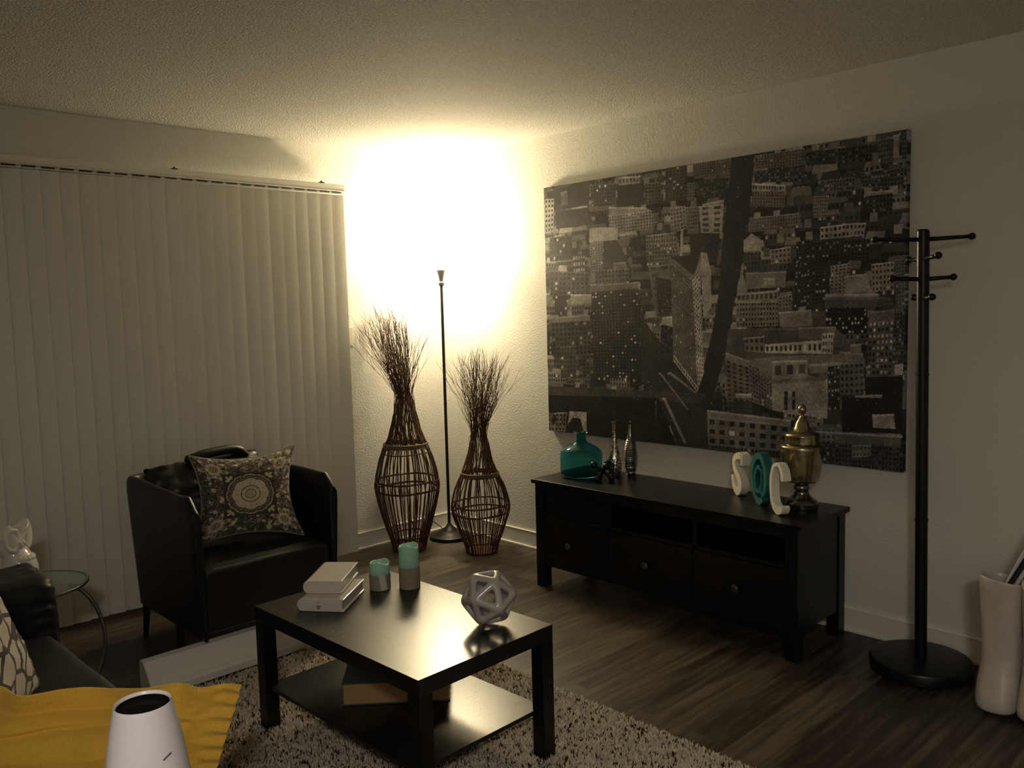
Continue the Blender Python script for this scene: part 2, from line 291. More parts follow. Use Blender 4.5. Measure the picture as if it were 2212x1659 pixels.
# ------------------------------------------------------------------ city canvas
ART=[([601,1001,661,1003,653,878,631,651,607,506,591,365,544,165,537,25,442,11,507,216,545,394,566,545,579,751,597,938],7),([337,473,391,384,450,314,504,204,538,133,537,9,448,-4,390,175,328,236],8),([-1,187,532,198,519,163,3,142],12),([12,982,173,1002,167,907,23,902],9),([65,973,90,974,89,918,66,920],20),([172,981,258,974,257,893,175,897],14,9,6,5,15),([265,965,349,959,348,880,264,884],7),([267,995,339,988,336,961,269,964],40,6,1,12,0),([353,958,403,953,402,880,352,880],16,5,6,6,20),([416,1001,480,1000,479,883,415,886],13,6,10,5,25),([480,936,501,936,501,873,479,874],28,3,6,9,10),([496,1001,600,998,597,941,498,948],22,16,6,8,8),([514,941,594,937,593,873,513,874],8,12,5,20,30),([3,953,39,952,34,821,2,816],60,3,7,20,5),([43,899,167,898,181,829,46,829],9),([235,889,355,871,375,853,234,856],40),([234,856,372,857,373,790,237,786],36,15,6,12,4),([372,845,394,846,392,803,373,802],30,3,4,10,0),([166,815,212,817,263,807,262,754,211,764,165,764],48,8,2,22,0),([167,764,213,768,213,605,168,599],34,5,16,13,4),([215,763,262,762,311,644,217,642],12),([247,678,290,678,293,628,248,628],26),([20,797,103,796,101,702,18,700],12,7,4,7,30),([105,719,150,719,149,647,106,645],11,5,3,60,80),([18,664,163,646,162,561,15,558],17,9,5,7,15),([94,564,170,561,169,525,98,524],38),([14,473,164,480,164,458,15,450],26),([18,450,166,458,166,325,23,311],10,10,7,38,12),([53,352,111,358,109,230,51,222],14,5,7,7,25),([118,319,174,325,174,234,121,227],12,4,6,22,30),([166,599,330,601,328,577,168,569],24),([170,569,329,577,334,238,174,234],5,15,26,13,12),([183,653,297,653,300,603,184,601],20,10,3,8,5),([428,857,473,858,479,778,431,768],38,5,6,14,2),([473,854,513,852,513,759,480,762],30,6,7,12,4),([513,852,581,850,576,751,517,760],52,2,5,16,0),([523,858,582,864,581,850,524,850],45),([485,762,570,752,564,664,488,685],8),([354,769,447,770,447,735,354,737],32,12,2,12,0),([354,737,447,735,462,653,356,657],26,11,6,10,25),([460,780,467,779,464,672,458,673],50),([360,657,428,660,435,468,384,464],23,2,8,16,2),([383,616,433,601,433,472,392,472],11,5,11,28,10),([402,468,435,472,433,432,400,444],50),([399,440,435,432,434,326,399,361],6,4,7,20,25),([427,683,485,687,517,694,514,661,498,615,484,613],9),([424,689,431,683,492,618,498,610,494,597,424,660],32),([498,610,517,689,524,667,515,596,503,597],36),([428,663,493,597,506,208,436,334],25,16,26,13,8),([493,597,514,623,524,271,506,208],62,4,24,34,8),([517,694,534,689,546,621,545,500,524,470,518,607],50,3,9,16,5),([436,334,506,220,506,200,435,310],55,12,1,8,0),([661,993,781,992,781,941,664,950],22,16,5,8,10),([661,944,782,934,781,888,662,908],10,18,4,30,30),([655,906,735,887,735,868,655,881],44,12,1,20,0),([655,881,735,868,735,816,653,832],24,12,5,11,3),([784,978,928,973,929,922,786,937],8,20,4,26,20),([939,983,972,982,972,914,941,913],20,6,5,8,8),([970,989,981,988,982,924,971,923],48),([987,991,997,992,997,915,987,914],16,2,6,6,8),([800,841,837,838,834,772,802,773],30,7,6,12,5),([812,886,893,883,893,845,813,852],18,12,3,45,25),([906,895,998,893,998,841,908,850],14,14,4,40,20),([916,826,971,826,970,770,917,774],10,8,4,30,20),([916,835,971,834,971,823,916,822],38),([648,793,772,794,775,746,648,747],27,20,4,11,3),([818,744,866,745,866,705,818,704],46,5,2,28,0),([866,748,917,745,912,707,867,705],40,6,2,20,0),([633,720,653,743,677,719,677,683,633,684],52),([633,684,677,683,677,619,633,622],16,5,4,8,6),([701,685,750,690,750,638,702,639],40,5,3,12,4),([763,703,795,708,795,501,758,494],9,5,18,60,22),([797,699,926,696,924,635,799,635],8,16,5,48,22),([799,631,840,631,839,507,800,501],7,5,11,55,16),([842,621,885,628,884,539,841,534],32,5,8,12,5),([872,589,918,593,932,537,873,536],36),([929,621,975,625,976,541,931,537],38,6,5,8,35),([978,630,1001,631,1003,489,980,484],24,4,14,12,12),([829,534,945,533,946,522,829,524],34),([829,524,968,521,977,493,830,494],17),([639,614,740,613,737,562,639,560],36),([683,594,713,592,713,569,685,569],52),([628,644,633,600,640,571,641,545,615,545,617,572,623,601],48),([615,545,720,553,720,517,614,517],38,9,1,12,0),([614,517,720,517,720,436,614,432],30,14,5,5,3),([722,531,753,537,752,488,722,485],28,4,4,10,3),([722,482,799,487,802,436,724,432],33),([830,492,921,490,922,413,834,408],4,13,6,75,22),([923,478,977,485,977,455,925,449],22),([925,449,977,455,974,288,923,286],17,6,9,62,45),([977,477,999,480,996,327,975,322],14,4,12,50,25),([979,321,997,325,997,292,980,290],55),([593,425,851,434,915,350,915,340,650,319,584,346],18),([633,396,686,403,686,346,636,351],30,4,2,8,0),([686,429,769,429,769,390,688,375],16),([769,432,854,434,855,398,769,394],26),([688,375,824,391,825,349,688,346],58,12,1,8,20),([824,412,850,415,848,349,825,349],62,4,3,12,0),([584,346,647,319,649,297,584,324],36),([584,324,649,297,651,175,588,176],24,4,9,7,5),([646,322,704,335,915,353,916,326,716,314,835,264,706,245],30),([646,311,706,245,706,158,653,182],26,8,8,7,4),([706,321,792,328,792,272,706,256],42,3,1,14,0),([795,314,837,318,837,289,795,283],40),([706,245,837,265,838,144,751,148,706,158],44),([735,222,744,223,744,162,735,161],12,1,4,44,0),([754,224,762,224,762,164,754,163],12,1,4,44,0),([837,309,864,314,865,174,839,168],9,4,10,50,28),([863,358,915,353,916,326,863,321],30),([864,321,916,326,917,230,865,222],22,5,5,6,5),([887,379,910,383,911,353,888,351],32),([918,280,996,288,998,116,870,106,869,216,919,227],4,14,9,20,6),([935,167,979,174,983,129,937,127],46),([898,223,955,230,955,220,898,215],34),([811,102,998,111,998,103,811,94],30),([841,68,999,77,999,2,841,-9],11,22,5,20,10),([892,68,934,74,932,37,894,28],27,5,2,14,0),([598,177,656,183,656,131,598,132],12,12,3,7,0),([610,205,653,208,653,194,610,190],45),([533,141,751,130,751,113,533,116],32),([533,116,751,113,749,24,534,15],24,8,3,5,3),([751,130,770,150,770,58,749,24],14,2,3,5,0),([-2,149,390,171,442,-5,-9,-7],4),([-3,72,73,85,64,3,-5,-2],28,5,4,6,0),([82,90,145,92,144,8,133,10,122,63,94,65,72,31],46),([400,172,410,172,474,12,465,10],34),([417,265,427,270,504,200,498,196],30),([390,264,397,264,481,135,475,135],30),([379,158,382,158,381,80,379,80],24)]
GW,GH=880,620
def art_image():
    A=np.full((GH,GW),.035); rs=random.Random(11); nr=np.random.RandomState(5)
    def poly(pts,t,fn=None):
        xs=[p_[0]*GW for p_ in pts]; ys=[p_[1]*GH for p_ in pts]
        x0,x1=max(0,int(min(xs))),min(GW-1,int(max(xs))+1); y0,y1=max(0,int(min(ys))),min(GH-1,int(max(ys))+1)
        if x1<=x0 or y1<=y0: return
        X,Y=np.meshgrid(np.arange(x0,x1+1)+.5,np.arange(y0,y1+1)+.5); ins=np.zeros(X.shape,bool); n=len(xs)
        for i in range(n):
            j=i-1
            cnd=((ys[i]>Y)!=(ys[j]>Y))
            dy=ys[j]-ys[i]; dy=dy if abs(dy)>1e-9 else 1e-9
            ins^=cnd&(X<(xs[j]-xs[i])*(Y-ys[i])/dy+xs[i])
        sub=A[y0:y1+1,x0:x1+1]; sub[ins]=t if fn is None else fn(sub)[ins]
    def bil(q_,s,t_):
        a,b,c_,d_=q_; return ((1-s)*(1-t_)*a[0]+s*(1-t_)*b[0]+s*t_*c_[0]+(1-s)*t_*d_[0],(1-s)*(1-t_)*a[1]+s*(1-t_)*b[1]+s*t_*c_[1]+(1-s)*t_*d_[1])
    def wins(q_,nx,ny,wt,lit):
        for j in range(ny):
            for i in range(nx):
                s0,s1=(i+.24)/nx,(i+.76)/nx; t0,t1=(j+.25)/ny,(j+.75)/ny
                tone=wt/100*rs.uniform(.55,1.1)
                if wt<20 and rs.random()<lit/200: tone=rs.uniform(.45,.85)
                if wt>=20 and rs.random()>max(lit,12)/100*1.2: tone=.02
                poly([bil(q_,s0,t0),bil(q_,s1,t0),bil(q_,s1,t1),bil(q_,s0,t1)],tone)
    # random far and near blocks behind the drawn ones
    v=1.0
    while v>-.02:
        hgt=.045+.075*(1-v); u=-.03+rs.uniform(0,.04)
        while u<1.02:
            wd=rs.uniform(.025,.06)*(1+.6*(1-v)); h=hgt*rs.uniform(.6,1.7); t_=rs.choice([.04,.06,.09,.13,.18,.25]); sk=rs.uniform(-.004,.004)
            q_=[(u,v),(u+wd,v+sk),(u+wd,v+sk-h),(u,v-h)]; poly(q_,t_)
            r_h=rs.uniform(.012,.03); poly([(u+.006,v+r_h),(u+wd-.004,v+sk+r_h),(u+wd,v+sk),(u,v)],min(.5,t_*rs.uniform(.7,2.6)))
            if rs.random()<.8: wins(q_,max(2,int(wd/.009)),max(2,int(h/.018)),rs.choice([3,5,8,30,50]),rs.choice([5,15,30]))
            if rs.random()<.4: a_=u+wd*rs.uniform(.1,.6); poly([(a_,v+.035),(a_+.016,v+.035),(a_+.016,v+.008),(a_,v+.008)],rs.uniform(.1,.45))
            u+=wd*rs.uniform(.8,1.15)
        v-=hgt*.62
    for it in ART:
        c_=it[0]; pts=[(c_[i]/1000,c_[i+1]/1000) for i in range(0,len(c_),2)]
        poly(pts,it[1]/100*.9)
        if len(pts)==4 and it[1]>=14:   # parapet line and a rooftop box
            a,b=pts[0],pts[1]; poly([a,b,(b[0],b[1]-.006),(a[0],a[1]-.006)],min(.6,it[1]/100*1.35))
        if len(it)>2 and len(pts)==4: wins(pts,*it[2:])
    # street lights and cars
    for i in range(420):
        v_=rs.random()**.8; cx=.535+.02*(1-v_)*0-(1-v_)*.09*(1 if v_>.2 else .4)-.0; cx=.545-.075*(1-v_); u=cx+rs.uniform(-.03,.03)
        x,y=int(u*GW),int(v_*GH)
        if 0<=x<GW-1 and 0<=y<GH: A[y,x]=max(A[y,x],rs.uniform(.15,.55))
    for i in range(500):
        x,y=rs.randrange(GW-1),rs.randrange(GH)
        if A[y,x]<.12: A[y,x:x+rs.choice((1,2))]=rs.uniform(.2,.75)
    # tree crowns in the dark park
    for i in range(120):
        u=rs.uniform(0,.38); v_=rs.uniform(.02,.13); x,y=int(u*GW),int(v_*GH); r=rs.randrange(3,9)
        A[max(0,y-r):y+r,max(0,x-r):x+r]=A[max(0,y-r):y+r,max(0,x-r):x+r]*.6+.4*rs.choice((.02,.03,.06))
    lf=nr.rand(GH//20+3,GW//20+3); yy,xx=np.mgrid[0:GH,0:GW]/20.; iy,ix=yy.astype(int),xx.astype(int); fy,fx=yy-iy,xx-ix
    lf=lf[iy,ix]*(1-fy)*(1-fx)+lf[iy+1,ix]*fy*(1-fx)+lf[iy,ix+1]*(1-fy)*fx+lf[iy+1,ix+1]*fy*fx
    mf=nr.rand(GH//4+2,GW//4+2)[(yy*5).astype(int),(xx*5).astype(int)]
    A*=(.70+.6*lf)*(.82+.36*mf); A*=1+.35*(nr.rand(GH,GW)-.5); A=np.clip(A,.012,.9)
    return A
def canvas():
    y1,y2,z1,z2=-.9640,-2.9708,.7405,2.1237; cy,cz=(y1+y2)/2,z1
    t=thing('wall_canvas','large black and white city photograph on canvas above the black media bench','wall art',(-.0015,cy,cz))
    bm=bmesh.new(); bx(bm,-.027,0,y2-cy+.001,y1-cy-.001,.001,z2-cz-.001); bobj('stretcher',bm,M['blackwood'],t,bev=.001)
    A=art_image()
    # front sheet plus wrapped edges in one print mesh; one vertex per tone sample
    ys=y1-cy+(y2-y1)*(np.arange(GW)/(GW-1)); zs=(z2-z1)*(np.arange(GH)/(GH-1))
    Y,Z=np.meshgrid(ys,zs); X=np.full_like(Y,-.0285); co_=np.stack([X,Y,Z],-1).reshape(-1,3)
    idx=np.arange(GW*GH).reshape(GH,GW); q_=np.stack([idx[:-1,:-1],idx[1:,:-1],idx[1:,1:],idx[:-1,1:]],-1).reshape(-1,4)
    edge=np.concatenate([idx[0,:],idx[1:,-1],idx[-1,-2::-1],idx[-2:0:-1,0]]); eb=co_[edge].copy(); eb[:,0]=-.001
    n0=len(co_); co_=np.concatenate([co_,eb]); k=len(edge); a=np.arange(k); b=(a+1)%k
    q2=np.stack([edge[a],edge[b],n0+b,n0+a],-1); q_=np.concatenate([q_,q2])
    me=bpy.data.meshes.new('print'); me.vertices.add(len(co_)); me.vertices.foreach_set('co',co_.ravel().astype(np.float32))
    me.loops.add(q_.size); me.loops.foreach_set('vertex_index',q_.ravel().astype(np.int32))
    me.polygons.add(len(q_)); me.polygons.foreach_set('loop_start',(np.arange(len(q_))*4).astype(np.int32)); me.update(calc_edges=True); me.validate()
    tone=np.concatenate([A.ravel(),A.ravel()[edge]])**1.3*.92
    ca=me.color_attributes.new('Col','FLOAT_COLOR','POINT'); rgba=np.stack([tone*1.04,tone*.98,tone*.92,np.ones_like(tone)],-1); ca.data.foreach_set('color',rgba.ravel().astype(np.float32))
    link('print',me,M['print'],t)
canvas()
# ------------------------------------------------------------------ rug
def rug():
    x0,x1,y0,y1=-2.72,-1.325,-3.55,-1.175
    t=thing('shag_rug','cream and dark brown speckled shaggy rug under the coffee table','rug',((x0+x1)/2,(y0+y1)/2,0))
    cx,cy=(x0+x1)/2,(y0+y1)/2
    bm=bmesh.new(); bx(bm,x0-cx+.01,x1-cx-.01,y0-cy+.01,y1-cy-.01,.001,.012); bobj('backing',bm,M['rugbase'],t)
    nr=np.random.RandomState(3); dens=30000; N=int((x1-x0)*(y1-y0)*dens)
    px=nr.uniform(x0-cx,x1-cx,N); py=nr.uniform(y0-cy,y1-cy,N)
    keep=np.ones(N,bool)
    for sx_ in (-1,1):
        for sy_ in (-1,1):
            lx=CT[0]+math.cos(CR)*.25*sx_-math.sin(CR)*.425*sy_; ly=CT[1]+math.sin(CR)*.25*sx_+math.cos(CR)*.425*sy_
            keep&=~((abs(px+cx-lx)<.036)&(abs(py+cy-ly)<.036))
    px,py=px[keep],py[keep]; N=len(px)
    L=nr.uniform(.016,.026,N); az=nr.uniform(0,2*PI,N); lean=nr.uniform(.1,.9,N); wd=nr.uniform(.0026,.0042,N)
    ang=np.array([0,2.094,4.189])
    base=np.stack([px,py,np.full(N,.008)],-1)
    dirn=np.stack([np.cos(az)*np.sin(lean),np.sin(az)*np.sin(lean),np.cos(lean)],-1)
    mid=base+np.stack([np.zeros(N),np.zeros(N),L*.5],-1)+dirn*(L*.12)[:,None]; tip=mid+dirn*(L*.5)[:,None]
    vs=np.zeros((N,7,3))
    for k in range(3):
        off=np.stack([np.cos(ang[k]+az),np.sin(ang[k]+az),np.zeros(N)],-1)
        vs[:,k]=base+off*(wd*.8)[:,None]; vs[:,3+k]=mid+off*wd[:,None]
    vs[:,6]=tip
    f=[]
    for k in range(3):
        j=(k+1)%3; f+=[(k,j,3+j),(k,3+j,3+k),(3+k,3+j,6)]
    F_=(np.arange(N)[:,None,None]*7+np.array(f)[None]).reshape(-1,3)
    me=bpy.data.meshes.new('pile'); me.vertices.add(N*7); me.vertices.foreach_set('co',vs.ravel().astype(np.float32))
    me.loops.add(F_.size); me.loops.foreach_set('vertex_index',F_.ravel().astype(np.int32)); me.polygons.add(len(F_)); me.polygons.foreach_set('loop_start',(np.arange(len(F_))*3).astype(np.int32)); me.update(calc_edges=True)
    dk=nr.rand(N)<.05
    # clump the dark yarns a little
    cellx=np.floor((px+9)/.0105).astype(int); celly=np.floor((py+9)/.0105).astype(int); h=((cellx*73856093)^(celly*19349663))%1000
    dk|=(h<95)&(nr.rand(N)<.85)
    c0=np.where(dk[:,None],np.array([.055,.038,.026]),np.array([.66,.58,.46]))*nr.uniform(.75,1.15,N)[:,None]
    rgba=np.ones((N,7,4)); rgba[:,:,:3]=c0[:,None,:]
    ca=me.color_attributes.new('Col','FLOAT_COLOR','POINT'); ca.data.foreach_set('color',rgba.ravel().astype(np.float32))
    o=link('pile',me,M['pile'],t); o['kind']='stuff'
# ------------------------------------------------------------------ coffee table
CT=(-1.9579,-2.0832,0); CR=.0207
t=thing('coffee_table','low black coffee table with lower shelf standing on the speckled rug','coffee table',CT,CR)
bm=bmesh.new(); bx(bm,-.275,.275,-.45,.45,.40,.45); bobj('table_top',bm,M['tablefoil'],t,bev=.0015)
for sx_ in (-1,1):
    for sy_ in (-1,1):
        bm=bmesh.new(); bx(bm,sx_*.275,sx_*.225,sy_*.45,sy_*.40,.014,.40); bobj('leg',bm,M['blackwood'],t,bev=.002)
bm=bmesh.new(); bx(bm,-.262,.262,-.415,.415,.158,.172); bobj('shelf',bm,M['tablefoil'],t,bev=.001)
bm=bmesh.new()
cyl(bm,(.25,-.40,.15),(.25,-.385,.15),.006,n=10); bobj('bracket',bm,M['chrome'],t)
rug()
# book on the lower shelf
t=thing('storage_book','large book with tan page edges lying on the lower shelf of the coffee table','book',(-1.935,-2.045,.1725),math.atan2(-.231,.269))
bm=bmesh.new(); bx(bm,-.172,.172,-.105,.12,.004,.072); bobj('page_block',bm,M['pages'],t,bev=.001)
bm=bmesh.new(); bx(bm,-.177,.177,-.108,.126,.0,.004); bx(bm,-.177,.177,-.108,.126,.072,.076); bx(bm,-.177,.177,.121,.126,0,.076); bobj('cover',bm,M['cover'],t,bev=.001)
# ------------------------------------------------------------------ ceramic books
def cbook(name,label,loc,rz,w,d,h,mark):
    t=thing(name,label,'decorative book',loc,rz,'glazed books stacked on the coffee table')
    # spine along local -x ; w along x, d along y
    bm=bmesh.new(); n=10; prof=[]
    for k in range(n+1):
        a=PI/2+PI*k/n; prof.append((-w/2+h*.42+h*.42*math.cos(a),h/2+h/2*math.sin(a)))
    prof+= [(w/2,0),(w/2,.005),(w/2-.006,.007),(w/2-.006,h-.007),(w/2,h-.005),(w/2,h)]
    lo=[bm.verts.new((x,-d/2,z)) for x,z in prof]; hi=[bm.verts.new((x,d/2,z)) for x,z in prof]
    for i in range(len(prof)): j=(i+1)%len(prof); bm.faces.new((lo[i],lo[j],hi[j],hi[i]))
    bm.faces.new(lo[::-1]); bm.faces.new(hi)
    bobj('cover',bm,M['bookceramic'],t,bev=.0022,seg=3)
    bm=bmesh.new()
    bx(bm,-w/2+h*.3,w/2-.012,-(d/2+.0012),(d/2+.0012),.008,h-.008)
    bobj('page_edge',bm,M['bookceramic'],t,bev=.001)
    if mark:
        bm=bmesh.new(); yv=-d/2-.0018; x0=-.006
        for (x,z,a,b) in ((0,.012,.010,.0035),(0,.018,.014,.003),(-.006,.021,.002,.004),(0,.0215,.002,.004),(.006,.021,.002,.004),(-.001,.0335,.011,.0012),(0,.0300,.006,.0010)):
            bx(bm,x0+x-a/2,x0+x+a/2,yv-.0004,yv+.0008,z-b/2,z+b/2)
        bobj('printed_mark',bm,M['ink'],t)
    return t
BK1=(-2.030,-1.800,-.918); BK2=(-2.000,-1.754,-.844)
cbook('ceramic_book','larger glazed white ceramic book with a small dark mark, lying on the coffee table',(BK1[0],BK1[1],.4505),BK1[2],.166,.222,.044,True)
cbook('ceramic_book','smaller glazed white ceramic book, topmost of the stack on the coffee table',(BK2[0],BK2[1],.4955),BK2[2],.138,.222,.044,False)
# ------------------------------------------------------------------ candles
def candle(label,x,y,r,hw,ht,lab):
    t=thing('flameless_candle',label,'candle',(x,y,.4505),0,'teal candles on the coffee table')
    bm=bmesh.new(); closed_lathe(bm,[(0,0),(r,0),(r,hw),(r-.0015,hw),(r-.0015,.004),(0,.004)],40); bobj('burlap_wrap',bm,M['burlap'],t,True,auto=.6)
    bm=bmesh.new(); n=48; ri=r-.0022; z0=.005
    def top(a): return ht+.004*math.sin(2*a+.6)+.0025*math.sin(3*a+2)
    rows=[]
    prof=[(ri,0,0),(ri,.5,0),(ri,.93,0),(ri-.001,1,-.002),(ri-.004,1,.001),(ri-.0065,1,-.003),(ri-.008,.9,-.004),(ri-.012,.86,-.006),(.0001,.80,-.002)]
    rows.append([bm.verts.new((ri*.98*math.cos(2*PI*k/n),ri*.98*math.sin(2*PI*k/n),z0)) for k in range(n)])
    for rr,f_,dz in prof[1:]:
        rows.append([bm.verts.new((rr*math.cos(2*PI*k/n),rr*math.sin(2*PI*k/n),z0+(top(2*PI*k/n)-z0)*f_+dz)) for k in range(n)])
    for A,B in zip(rows,rows[1:]):
        for k in range(n): bm.faces.new((A[k],A[(k+1)%n],B[(k+1)%n],B[k]))
    bm.faces.new(rows[0][::-1]); bobj('wax_body',bm,M['wax'],t,True)
    if lab:
        # a curled paper tag on the side that faces the room
        vs=[];fs=[]; a0=math.atan2(-.72,-.69)+.42; n2=6
        for j in range(2):
            for i in range(n2+1):
                a=a0+(i/n2-.5)*.62; z=(.002 if j==0 else hw+.004); rr=r+.0012
                vs.append((rr*math.cos(a+(.12 if j==0 else -.08)),rr*math.sin(a+(.12 if j==0 else -.08)),z))
        for i in range(n2): fs.append((i,i+1,n2+2+i,n2+1+i))
        o=pobj('paper_tag',vs,fs,M['label'],t); s=o.modifiers.new('s','SOLIDIFY'); s.thickness=.0006
candle('short teal pillar candle with tan wrap and white paper tag beside the ceramic books',-1.836,-1.816,.0385,.056,.098,True)
candle('tall teal pillar candle with tan wrap at the back edge of the coffee table',-1.754,-1.886,.0385,.078,.155,False)
# ------------------------------------------------------------------ geometric ornament
ICO=[[-1.8221,-2.4325,.6152],[-1.8648,-2.3877,.4615],[-1.7481,-2.3618,.6153],[-1.7907,-2.317,.4615],[-1.8991,-2.3976,.5575],[-1.7793,-2.2832,.5576],[-1.8335,-2.4663,.5192],[-1.7137,-2.3519,.5193],[-1.8463,-2.333,.6168],[-1.7401,-2.4441,.555],[-1.8727,-2.3053,.5218],[-1.7665,-2.4165,.46]]
def ornament():
    c_=Vector((-1.80641,-2.37474,.53839)); V_=[Vector(a)-c_ for a in ICO]
    t=thing('geometric_ornament','openwork white ceramic geometric ball on the near corner of the coffee table','ornament',(c_.x,c_.y,.4505))
    el=min((V_[i]-V_[j]).length for i in range(12) for j in range(i)); 
    bm=bmesh.new()
    # the openwork skin: each face becomes a frame with a rounded triangular hole
    tri=[(i,j,k) for i in range(12) for j in range(i+1,12) for k in range(j+1,12) if max((V_[i]-V_[j]).length,(V_[j]-V_[k]).length,(V_[i]-V_[k]).length)<el*1.15]
    cache={}
    def vv(p_,key):
        if key not in cache: cache[key]=bm.verts.new(p_+Vector((0,0,c_.z-.4505)))
        return cache[key]
    def pt(p_,s): return p_*s
    for T in tri:
        a,b,d_=[V_[i] for i in T]; g=(a+b+d_)/3; nrm=g.normalized()
        if (b-a).cross(d_-a).dot(nrm)<0: T=(T[0],T[2],T[1]); a,b,d_=[V_[i] for i in T]
        m_=3; outer=[];inner=[];key=[]
        for e in range(3):
            p0,p1=V_[T[e]],V_[T[(e+1)%3]]
            for s in range(4):
                f_=s/4; q_=p0.lerp(p1,f_)
                k_=('v',T[e]) if s==0 else ('e',)+((T[e],T[(e+1)%3],s) if T[e]<T[(e+1)%3] else (T[(e+1)%3],T[e],4-s))
                outer.append((q_,k_))
                # inner loop: inset, corners rounded
                wv=.53 if s else .45
                qi=g+(q_-g)*wv; inner.append((qi,('i',tuple(sorted(T)),e,s)))
        for lay,sc_ in (('o',1.0),('n',.80)):
            n_=len(outer)
            for i in range(n_):
                j=(i+1)%n_
                A=vv(outer[i][0]*sc_,(lay,)+outer[i][1]);B=vv(outer[j][0]*sc_,(lay,)+outer[j][1]);C_=vv(inner[j][0]*sc_,(lay,)+inner[j][1]);D_=vv(inner[i][0]*sc_,(lay,)+inner[i][1])
                bm.faces.new((A,B,C_,D_) if lay=='o' else (D_,C_,B,A))
        for i in range(n_):
            j=(i+1)%n_
            bm.faces.new((cache[('o',)+inner[i][1]],cache[('o',)+inner[j][1]],cache[('n',)+inner[j][1]],cache[('n',)+inner[i][1]]))
    o=bobj('lattice',bm,M['greyceramic'],t,True,sub=2)
    # lift so that the lowest rim touches the table
    return t
ornament()
# ------------------------------------------------------------------ media bench
BXB,BD,BY0,BW,BH=.0484,.4419,-1.2632,1.4964,.5677
def bench():
    t=thing('media_bench','long black brown media bench with three knobbed drawers under the canvas','media bench',(-BXB-BD/2,BY0-BW/2,0))
    def B(bm,x0,x1,y0,y1,z0,z1): bx(bm,x0,x1,y0,y1,z0,z1)   # local: x back = +BD/2, front = -BD/2 ; y from +BW/2 (left) to -BW/2
    hx,hy=BD/2,BW/2; fr=-hx+.012
    bm=bmesh.new(); B(bm,-hx,hx,-hy,hy,BH-.022,BH); bobj('bench_top',bm,M['blackwood'],t,bev=.002)
    for sx_,sy_ in ((-1,1),(-1,-1),(1,1),(1,-1)):
        bm=bmesh.new(); xx=fr if sx_<0 else hx-.006; yy=sy_*(hy-.018)
        B(bm,xx,xx+(.055 if sx_<0 else -.055),yy,yy-sy_*.055,0,BH-.022); bobj('leg',bm,M['blackwood'],t,bev=.002)
    bm=bmesh.new()
    y_in=hy-.03; z0=.115
    B(bm,fr+.03,hx-.02,y_in-.01,y_in+.006,z0,BH-.022); B(bm,fr+.03,hx-.02,-y_in+.01,-y_in-.006,z0,BH-.022)   # sides
    B(bm,hx-.03,hx-.02,-y_in,y_in,z0,BH-.022)                                     # back
    B(bm,fr+.010,hx-.02,-y_in,y_in,z0,z0+.018); B(bm,fr+.006,hx-.02,-y_in,y_in,.378,.396)
    B(bm,fr+.004,fr+.03,-y_in,y_in,BH-.062,BH-.022)                                # top rail
    for k in (1,2):
        yd=hy-.02-k*(BW-.04)/3; B(bm,fr+.006,hx-.02,yd-.011,yd+.011,z0,BH-.03)
    bobj('carcass',bm,M['blackwood'],t,bev=.0015)
    # left compartment closed by a glossy panel
    bm=bmesh.new(); yl=hy-.075; yr=hy-.02-(BW-.04)/3+.014; B(bm,fr+.014,fr+.020,yr,yl,.399,BH-.064); bobj('glass_flap',bm,M['mediablack'],t,bev=.001)
    ys_=[BY0-BW/2]
    for k,yk in enumerate((-1.523,-2.0,-2.47)):
        yl=(hy-.075 if k==0 else hy-.02-k*(BW-.04)/3-.014); yr=(-hy+.075 if k==2 else hy-.02-(k+1)*(BW-.04)/3+.014)
        bm=bmesh.new(); B(bm,fr+.002,fr+.020,yr,yl,z0+.006,.374); B(bm,fr+.02,hx-.06,yr+.02,yl-.02,z0+.03,.33)
        dr=bobj('drawer',bm,M['blackwood'],t,bev=.0015)
        ky=yk-(BY0-BW/2); bm=bmesh.new(); bmx=fr+.002
        prof=[(.006,0),(.006,.012),(.016,.018),(.0185,.024),(.016,.029),(.006,.031),(0.0001,.031)]
        closed_lathe(bm,prof,20); bmesh.ops.transform(bm,matrix=Matrix.Translation((bmx,ky,.255))@Matrix.Rotation(-PI/2,4,'Y'),verts=bm.verts)
        bobj('knob',bm,M['knob'],dr,True)
bench()
ZT=BH+.0005
# ------------------------------------------------------------------ things on the bench
def vase_like(name,label,cat,x,y,prof,m,part,scale=1,n=56,fn=None,group=None,rz=0,auto=.7,extra=None):
    t=thing(name,label,cat,(x,y,ZT),rz,group)
    bm=bmesh.new(); closed_lathe(bm,prof,n,fn=fn); o=bobj(part,bm,m,t,True,auto=auto)
    return t
